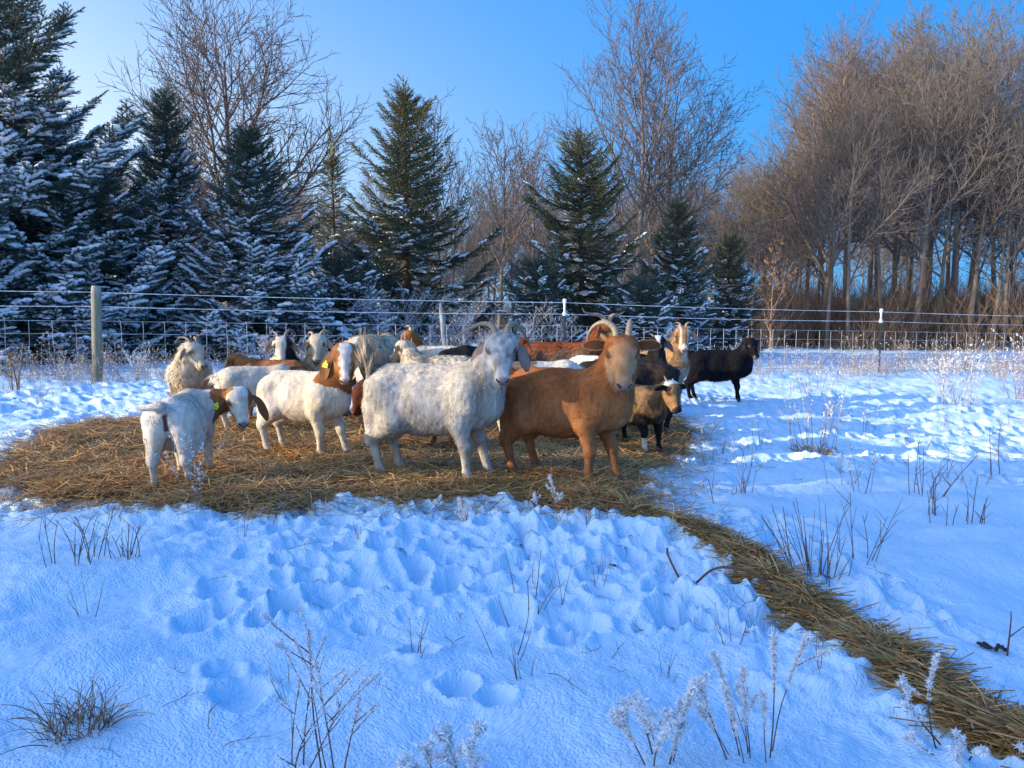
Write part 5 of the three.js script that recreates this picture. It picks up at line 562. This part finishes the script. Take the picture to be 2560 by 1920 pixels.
plant('frosted_weed', 'tall thin branching weed with frosted twigs at the bottom beside the grass tuft', 'weed', GW(830, 1915), stalks({ seed: 14, n: 4, h: 0.42, spread: 0.03, tilt: 0.2, R: 0.0022, bend: 0.25, branch: 4, col: [0.17, 0.095, 0.075], frost: 2.4, fs: 0.0034, fr0: 0.45, lx: -0.08 }));
plant('frosted_weed', 'low branching weed with thin frost beside the tall thin branching weed', 'weed', GW(735, 1910), stalks({ seed: 5, n: 4, h: 0.25, spread: 0.03, tilt: 0.45, R: 0.002, bend: 0.4, branch: 3, col: [0.16, 0.09, 0.07], frost: 1.0, fs: 0.0026, fr0: 0.3 }));
plant('frosted_weed', 'weed thickly caked in white frost, bushiest at the bottom edge', 'weed', GW(1640, 1935), stalks({ seed: 6, n: 5, h: 0.26, spread: 0.035, tilt: 0.35, R: 0.0022, bend: 0.3, branch: 3, col: [0.16, 0.085, 0.07], frost: 6.5, fs: 0.0046, fr0: 0.4, head: 12, lx: -0.08 }));
plant('frosted_weed', 'small frost caked twig lying low at the bottom edge', 'weed', GW(1180, 1990), stalks({ seed: 7, n: 3, h: 0.2, spread: 0.03, tilt: 0.7, R: 0.0022, bend: 0.4, branch: 2, col: [0.16, 0.085, 0.07], frost: 6, fs: 0.005, fr0: 0.3, head: 18, lx: -0.5 }));
plant('frosted_weed', 'group of slender stems with frosted tips leaning apart near the hay strip', 'weed', GW(1880, 1915), stalks({ seed: 8, n: 11, h: 0.31, spread: 0.07, tilt: 0.3, R: 0.0019, bend: 0.2, branch: 0.5, col: [0.15, 0.08, 0.065], frost: 4.5, fs: 0.0042, fr0: 0.5, lx: -0.12 }));
plant('frosted_weed', 'arched frosted twigs tangled at the bottom end of the hay strip', 'weed', GW(2440, 1890), stalks({ seed: 9, n: 9, h: 0.26, spread: 0.08, tilt: 0.9, R: 0.0022, bend: 1.2, branch: 1.5, col: [0.13, 0.075, 0.06], frost: 3.0, fs: 0.004, fr0: 0.4 }));
plant('dry_stalks', 'few long bare stalks standing in the middle of the snow bank', 'weed stalks', GW(1300, 1520), stalks({ seed: 10, n: 6, h: 0.27, spread: 0.06, tilt: 0.35, R: 0.0018, bend: 0.4, branch: 0.5, col: DRY }));
plant('dry_stalks', 'single bent stalk leaning on the snow bank beside the few long stalks', 'weed stalks', GW(1390, 1500), stalks({ seed: 11, n: 2, h: 0.25, spread: 0.02, tilt: 0.2, R: 0.0018, bend: 0.5, col: DRY }));
plant('dry_stalks', 'two crossed twigs low on the snow bank', 'weed stalks', GW(1270, 1640), stalks({ seed: 12, n: 3, h: 0.17, spread: 0.04, tilt: 0.6, R: 0.0018, bend: 0.3, col: DRY }));
plant('dry_stalks', 'thick bundle of brown stalks beside the hay strip', 'weed stalks', GW(2045, 1430), stalks({ seed: 13, n: 34, h: 0.40, spread: 0.09, tilt: 0.34, R: 0.0022, bend: 0.25, branch: 0.35, col: [[0.19, 0.10, 0.07], [0.14, 0.075, 0.055]], lx: -0.05 }));
plant('dry_stalks', 'brown forked stalks next to the thick bundle', 'weed stalks', GW(2140, 1400), stalks({ seed: 15, n: 7, h: 0.33, spread: 0.08, tilt: 0.35, R: 0.002, bend: 0.3, branch: 1.5, col: DRY }));
plant('dry_stalks', 'reddish stalks with side twigs in the smooth snow beyond the thick bundle', 'weed stalks', GW(2315, 1245), stalks({ seed: 16, n: 10, h: 0.38, spread: 0.10, tilt: 0.3, R: 0.0024, bend: 0.3, branch: 1.5, col: [0.17, 0.08, 0.06] }));
plant('dry_stalks', 'upright brown stubs in a row below the reddish stalks', 'weed stalks', GW(2390, 1300), stalks({ seed: 17, n: 16, h: 0.28, spread: 0.16, tilt: 0.2, R: 0.0024, bend: 0.3, branch: 0.8, col: DRY }));
plant('dry_stalks', 'two knobbly twigs standing in the snow at the photo edge', 'weed stalks', GW(2500, 1190), stalks({ seed: 18, n: 3, h: 0.36, spread: 0.12, tilt: 0.2, R: 0.0028, bend: 0.3, branch: 1, col: [0.15, 0.075, 0.06] }));
plant('dry_twig', 'bare forked twig rising from dark droppings beside the hay strip end', 'twig', GW(2515, 1640), stalks({ seed: 19, n: 1, h: 0.33, spread: 0.0, tilt: 0.1, R: 0.0028, bend: 0.2, branch: 1, col: [0.13, 0.06, 0.045] }));
plant('frosted_grass', 'tall frosted grass with a clump of tan blades in the sunlit snow', 'grass', GW(2025, 1125), stalks({ seed: 20, n: 15, h: 0.62, spread: 0.20, tilt: 0.28, R: 0.0025, bend: 0.3, branch: 1.2, col: STRAWY, frost: 0.35, fs: 0.004, fr0: 0.6 }));
plant('grass_tuft', 'tan tussock under the tall frosted grass', 'grass tuft', GW(2030, 1128), stalks({ seed: 21, n: 120, h: 0.16, spread: 0.09, tilt: 0.9, R: 0.003, bend: 1.6, col: [[0.42, 0.27, 0.13], [0.32, 0.19, 0.09]], droop: 0.5 }));
plant('frosted_grass', 'feathery frosted weed rising above the fence mesh near the photo edge', 'grass', GW(2395, 1010), stalks({ seed: 22, n: 34, h: 0.78, spread: 0.2, tilt: 0.35, R: 0.003, bend: 0.5, branch: 2, col: [[0.30, 0.2, 0.14], [0.5, 0.52, 0.55]], frost: 0.22, fs: 0.006, fr0: 0.4 }));
plant('frosted_grass', 'tall frosted brown weed cut off by the photo edge', 'grass', GW(2545, 1000), stalks({ seed: 23, n: 30, h: 0.9, spread: 0.2, tilt: 0.3, R: 0.003, bend: 0.4, branch: 2, col: [0.26, 0.15, 0.11], frost: 0.2, fs: 0.006, fr0: 0.5 }));
plant('frosted_grass', 'pale frosted stems between the small black goat and the tall frosted grass', 'grass', GW(2025, 1000), stalks({ seed: 24, n: 6, h: 0.5, spread: 0.12, tilt: 0.25, R: 0.004, bend: 0.4, branch: 1.5, col: [0.5, 0.52, 0.55], frost: 0.5, fs: 0.005, fr0: 0.4 }));
plant('dry_stalks', 'brown seed stalk with hanging dead leaves beside the photo edge near the wooden post', 'weed stalks', GW(38, 975), stalks({ seed: 25, n: 4, h: 0.62, spread: 0.06, tilt: 0.15, R: 0.008, bend: 0.3, branch: 3, col: [[0.24, 0.14, 0.07], [0.13, 0.07, 0.045]] }));
plant('frosted_weed', 'feathery frosted weed beside the cream fluffy goat', 'weed', GW(345, 935), stalks({ seed: 26, n: 22, h: 0.46, spread: 0.06, tilt: 0.55, R: 0.0035, bend: 0.5, branch: 2, col: [0.55, 0.57, 0.6], frost: 0.4, fs: 0.005, fr0: 0.3 }));
plant('dry_grass', 'pale dry grass stems in front of the hind legs of the grey white goat', 'grass', GW(920, 1205), stalks({ seed: 27, n: 16, h: 0.33, spread: 0.07, tilt: 0.3, R: 0.0016, bend: 0.35, branch: 1, col: [[0.42, 0.32, 0.22], [0.3, 0.22, 0.15]] }));
plant('frosted_weed', 'thin frosted stalk in front of the goat seen from behind', 'weed', GW(492, 1290), stalks({ seed: 28, n: 5, h: 0.42, spread: 0.03, tilt: 0.25, R: 0.0018, bend: 0.4, branch: 2.5, col: [0.2, 0.12, 0.1], frost: 0.7, fs: 0.0034, fr0: 0.15 }));
[[1078, 1285, 2, 'pair of small frost tipped stems at the front edge of the hay'], [1157, 1290, 4, 'small frost tipped stems below the front legs of the grey white goat'], [1340, 1268, 3, 'short frost tipped stem below the belly of the brown goat'], [1380, 1275, 3, 'taller frost tipped stem below the front legs of the brown goat']].forEach(([px, py, n, label], i) => plant('frosted_weed', label, 'weed', GW(px, py), stalks({ seed: 30 + i, n, h: 0.15 + 0.04 * (i === 3), spread: 0.02, tilt: 0.2, R: 0.0016, bend: 0.3, branch: 1.5, col: [0.2, 0.13, 0.11], frost: 2.6, fs: 0.004, fr0: 0.6 })));
plant('dry_stalks', 'reddish stems standing in the hay in front of the brown goat', 'weed stalks', GW(1475, 1305), stalks({ seed: 35, n: 9, h: 0.3, spread: 0.12, tilt: 0.2, R: 0.0018, bend: 0.25, branch: 0.6, col: [0.27, 0.14, 0.085] }));
plant('dry_twig', 'curved dark bramble stem lying along the near edge of the hay strip', 'twig', GW(1800, 1455), (() => { const b = new MB(); const p = [[1668, 1375], [1672, 1400], [1720, 1440], [1790, 1470], [1880, 1500], [1960, 1520]].map(([x, y], i) => GW(x, y).add(V(0, [0.05, 0.03, 0.03, 0.06, 0.07, 0.05][i], 0)).sub(GW(1800, 1455))); b.tube(new THREE.CatmullRomCurve3(p).getPoints(30), new Array(31).fill(0.0045), 6, [0.13, 0.06, 0.045]); return { stem: b.geo() }; })());
// small repeated stubs and fallen twigs
{
  const r = rnd(808), stub = [stalks({ seed: 51, n: 5, h: 0.2, spread: 0.06, tilt: 0.3, R: 0.002, col: DRY, branch: 0.7 }), stalks({ seed: 52, n: 3, h: 0.26, spread: 0.04, tilt: 0.25, R: 0.002, col: [[0.24, 0.14, 0.08]], branch: 1 }), stalks({ seed: 53, n: 7, h: 0.15, spread: 0.09, tilt: 0.4, R: 0.002, col: STRAWY, branch: 0.5 }), stalks({ seed: 54, n: 4, h: 0.3, spread: 0.05, tilt: 0.3, R: 0.002, col: DRY, frost: 0.3, fs: 0.004, branch: 1 })];
  const G = 'small weed stubs dotted over the snowy field', lab = 'small dry weed stub poking out of the snowy field'; const pr = [];
  for (let i = 0; i < 84; i++) { const k = Math.floor(r() * 4); let px, py; if (i < 56) { py = 925 + Math.pow(r(), 1.3) * 330; px = 1690 + r() * 900; } else if (i < 68) { px = r() * 330; py = 930 + r() * 130; } else { px = 200 + r() * 1900; py = 1330 + r() * 400; } const pos = GW(px, py); if (hayD(pos.x, pos.z) < 0.1) continue; const s = i < 68 ? 0.6 + r() * 0.7 : 0.4 + r() * 0.35; if (!pr[k]) { pr[k] = plant('weed_stub', lab, 'weed', pos, stub[k], r() * 6, G); pr[k].scale.setScalar(s); } else copy(pr[k], null, pos, r() * 6, s); }
  const tw = (seed) => { const q = rnd(seed), b = new MB(); let p = V(-0.09, 0.008, 0), d = V(1, 0.1, 0), pts = [p]; for (let i = 0; i < 6; i++) { d.x += (q() - 0.5) * 0.3; d.z += (q() - 0.5) * 0.9; d.y += (q() - 0.5) * 0.3; d.normalize(); p = p.clone().addScaledVector(d, 0.03); p.y = Math.max(0.004, p.y); pts.push(p); } b.tube(pts, pts.map((_, i) => 0.0015 * (1 - 0.1 * i)), 5, [0.15, 0.09, 0.06]); b.tube([pts[3], pts[3].clone().add(V(0.03, 0.03, 0.02))], [0.0016, 0.001], 4, [0.15, 0.09, 0.06]); return { stem: b.geo() }; };
  const T = [tw(1), tw(2), tw(3)], tp = []; const TL = [[560, 1440], [760, 1390], [960, 1730], [1150, 1540], [1480, 1630], [1560, 1620], [1600, 1560], [1680, 1480], [1720, 1560], [440, 1690], [460, 1760], [1120, 1610], [1500, 1330], [1780, 1560], [1850, 1520], [2190, 1440], [2210, 1350], [2330, 1560], [2380, 1600], [960, 1310], [860, 1300], [620, 1850], [520, 1800], [290, 1870], [1420, 1750], [1560, 1700], [1700, 1190], [1800, 1230], [2000, 1200], [2100, 1170], [1900, 1180], [250, 1350], [380, 1330]];
  TL.forEach(([px, py], i) => { const pos = GW(px, py), k = i % 3, s = (0.55 + r() * 0.6) * (py > 1300 ? 0.75 : 1.2); if (!tp[k]) { tp[k] = plant('fallen_twig', 'short dark twig fallen on the snow', 'twig', pos, T[k], r() * 6, 'fallen twigs strewn over the snow'); tp[k].scale.setScalar(s); } else copy(tp[k], null, pos, r() * 6, s); });
  // droppings
  const dp = thing('droppings', 'dark animal droppings melted into the snow beside the forked twig', 'droppings', GW(2480, 1628)); const b = new MB(); for (let i = 0; i < 16; i++) b.blob((r() - 0.5) * 0.06, 0.008 + r() * 0.008, (r() - 0.5) * 0.04, 0.008, 0.006, 0.007, r, [0.03, 0.02, 0.016], 0.2); part('pellets', b.geo(true), vmat(0.6), dp, 'stuff');
}
// frosted weeds along the fence and frosted thicket below the spruces
{
  const r = rnd(515), kinds = [[0.42, 1.4, [[0.30, 0.22, 0.15], [0.36, 0.31, 0.26]]], [0.6, 0.9, [0.28, 0.2, 0.14]], [0.32, 1.4, [0.38, 0.36, 0.34]], [0.8, 0.8, [[0.25, 0.17, 0.11], [0.42, 0.33, 0.22]]]].map(([h, frost, col], i) => stalks({ seed: 60 + i, n: 9, h: h * 0.85, spread: 0.2, tilt: 0.35, R: 0.003, bend: 0.6, branch: 2, col, frost: frost * 0.09, fs: 0.0055, fr0: 0.25 }));
  const w = thing('frosted_weeds', 'band of frosted weeds and grass along the wire fence', 'weeds', V(0, 0, 0)); w.userData.kind = 'stuff';
  kinds.forEach((g, k) => { const L = []; for (let i = 0; i < 115; i++) { const t = Math.pow(r(), 0.9) * 4.6, p = fenceAt(t), off = (r() + r() + r() - 1.5) * 1.5 + (t > 2.3 ? 0.5 * r() : -0.25); p.z += off; p.x += off * 0.3; p.y = G0(p.x, p.z); L.push([p, (0.55 + 0.75 * r()) * (t < 2.2 ? 0.85 : 1)]); } const M = new THREE.Matrix4(), Q = new THREE.Quaternion(); const mats = L.map(([p, s]) => { Q.setFromAxisAngle(V(0, 1, 0), r() * 6.3); return M.clone().compose(p, Q, V(s, s, s)); }); for (const [geo, mat, name] of [[g.stem, stalkMat, 'weed_stems'], [g.frost, rimeMat, 'weed_frost']]) { const im = new THREE.InstancedMesh(geo, mat, L.length); mats.forEach((m, i) => im.setMatrixAt(i, m)); im.name = name; im.userData.kind = 'stuff'; im.castShadow = im.receiveShadow = true; w.add(im); } });
  // frosted shrubs
  const shrub = (px, d, h, wd, label, seed, n, frost) => { const pos = stand(px, d), g = stalks({ seed, n, h, spread: wd, tilt: 0.6, R: 0.006, bend: 0.5, branch: 6, depth: 2, col: [[0.32, 0.31, 0.31], [0.22, 0.19, 0.18], [0.42, 0.43, 0.45]], frost, fs: 0.007, fr0: 0.2 }); plant('frosted_shrub', label, 'shrub', pos, g); };
  shrub(1075, 15.5, 1.5, 0.55, 'grey frosted shrub of tangled twigs below the big green spruce', 71, 16, 0.04); shrub(1010, 16.0, 1.7, 0.5, 'taller pale frosted shrub beside the low snow covered spruce', 72, 15, 0.06); shrub(1210, 15.2, 1.1, 0.6, 'low frosted shrub behind the horns of the grey white goat', 73, 16, 0.03); shrub(1340, 16.0, 1.15, 0.65, 'low frosted shrub behind the dark red goat', 74, 16, 0.03); shrub(690, 13.2, 0.8, 0.4, 'small frosted shrub above the black necked goat', 75, 12, 0.08);
}
renderer.render(scene, camera);
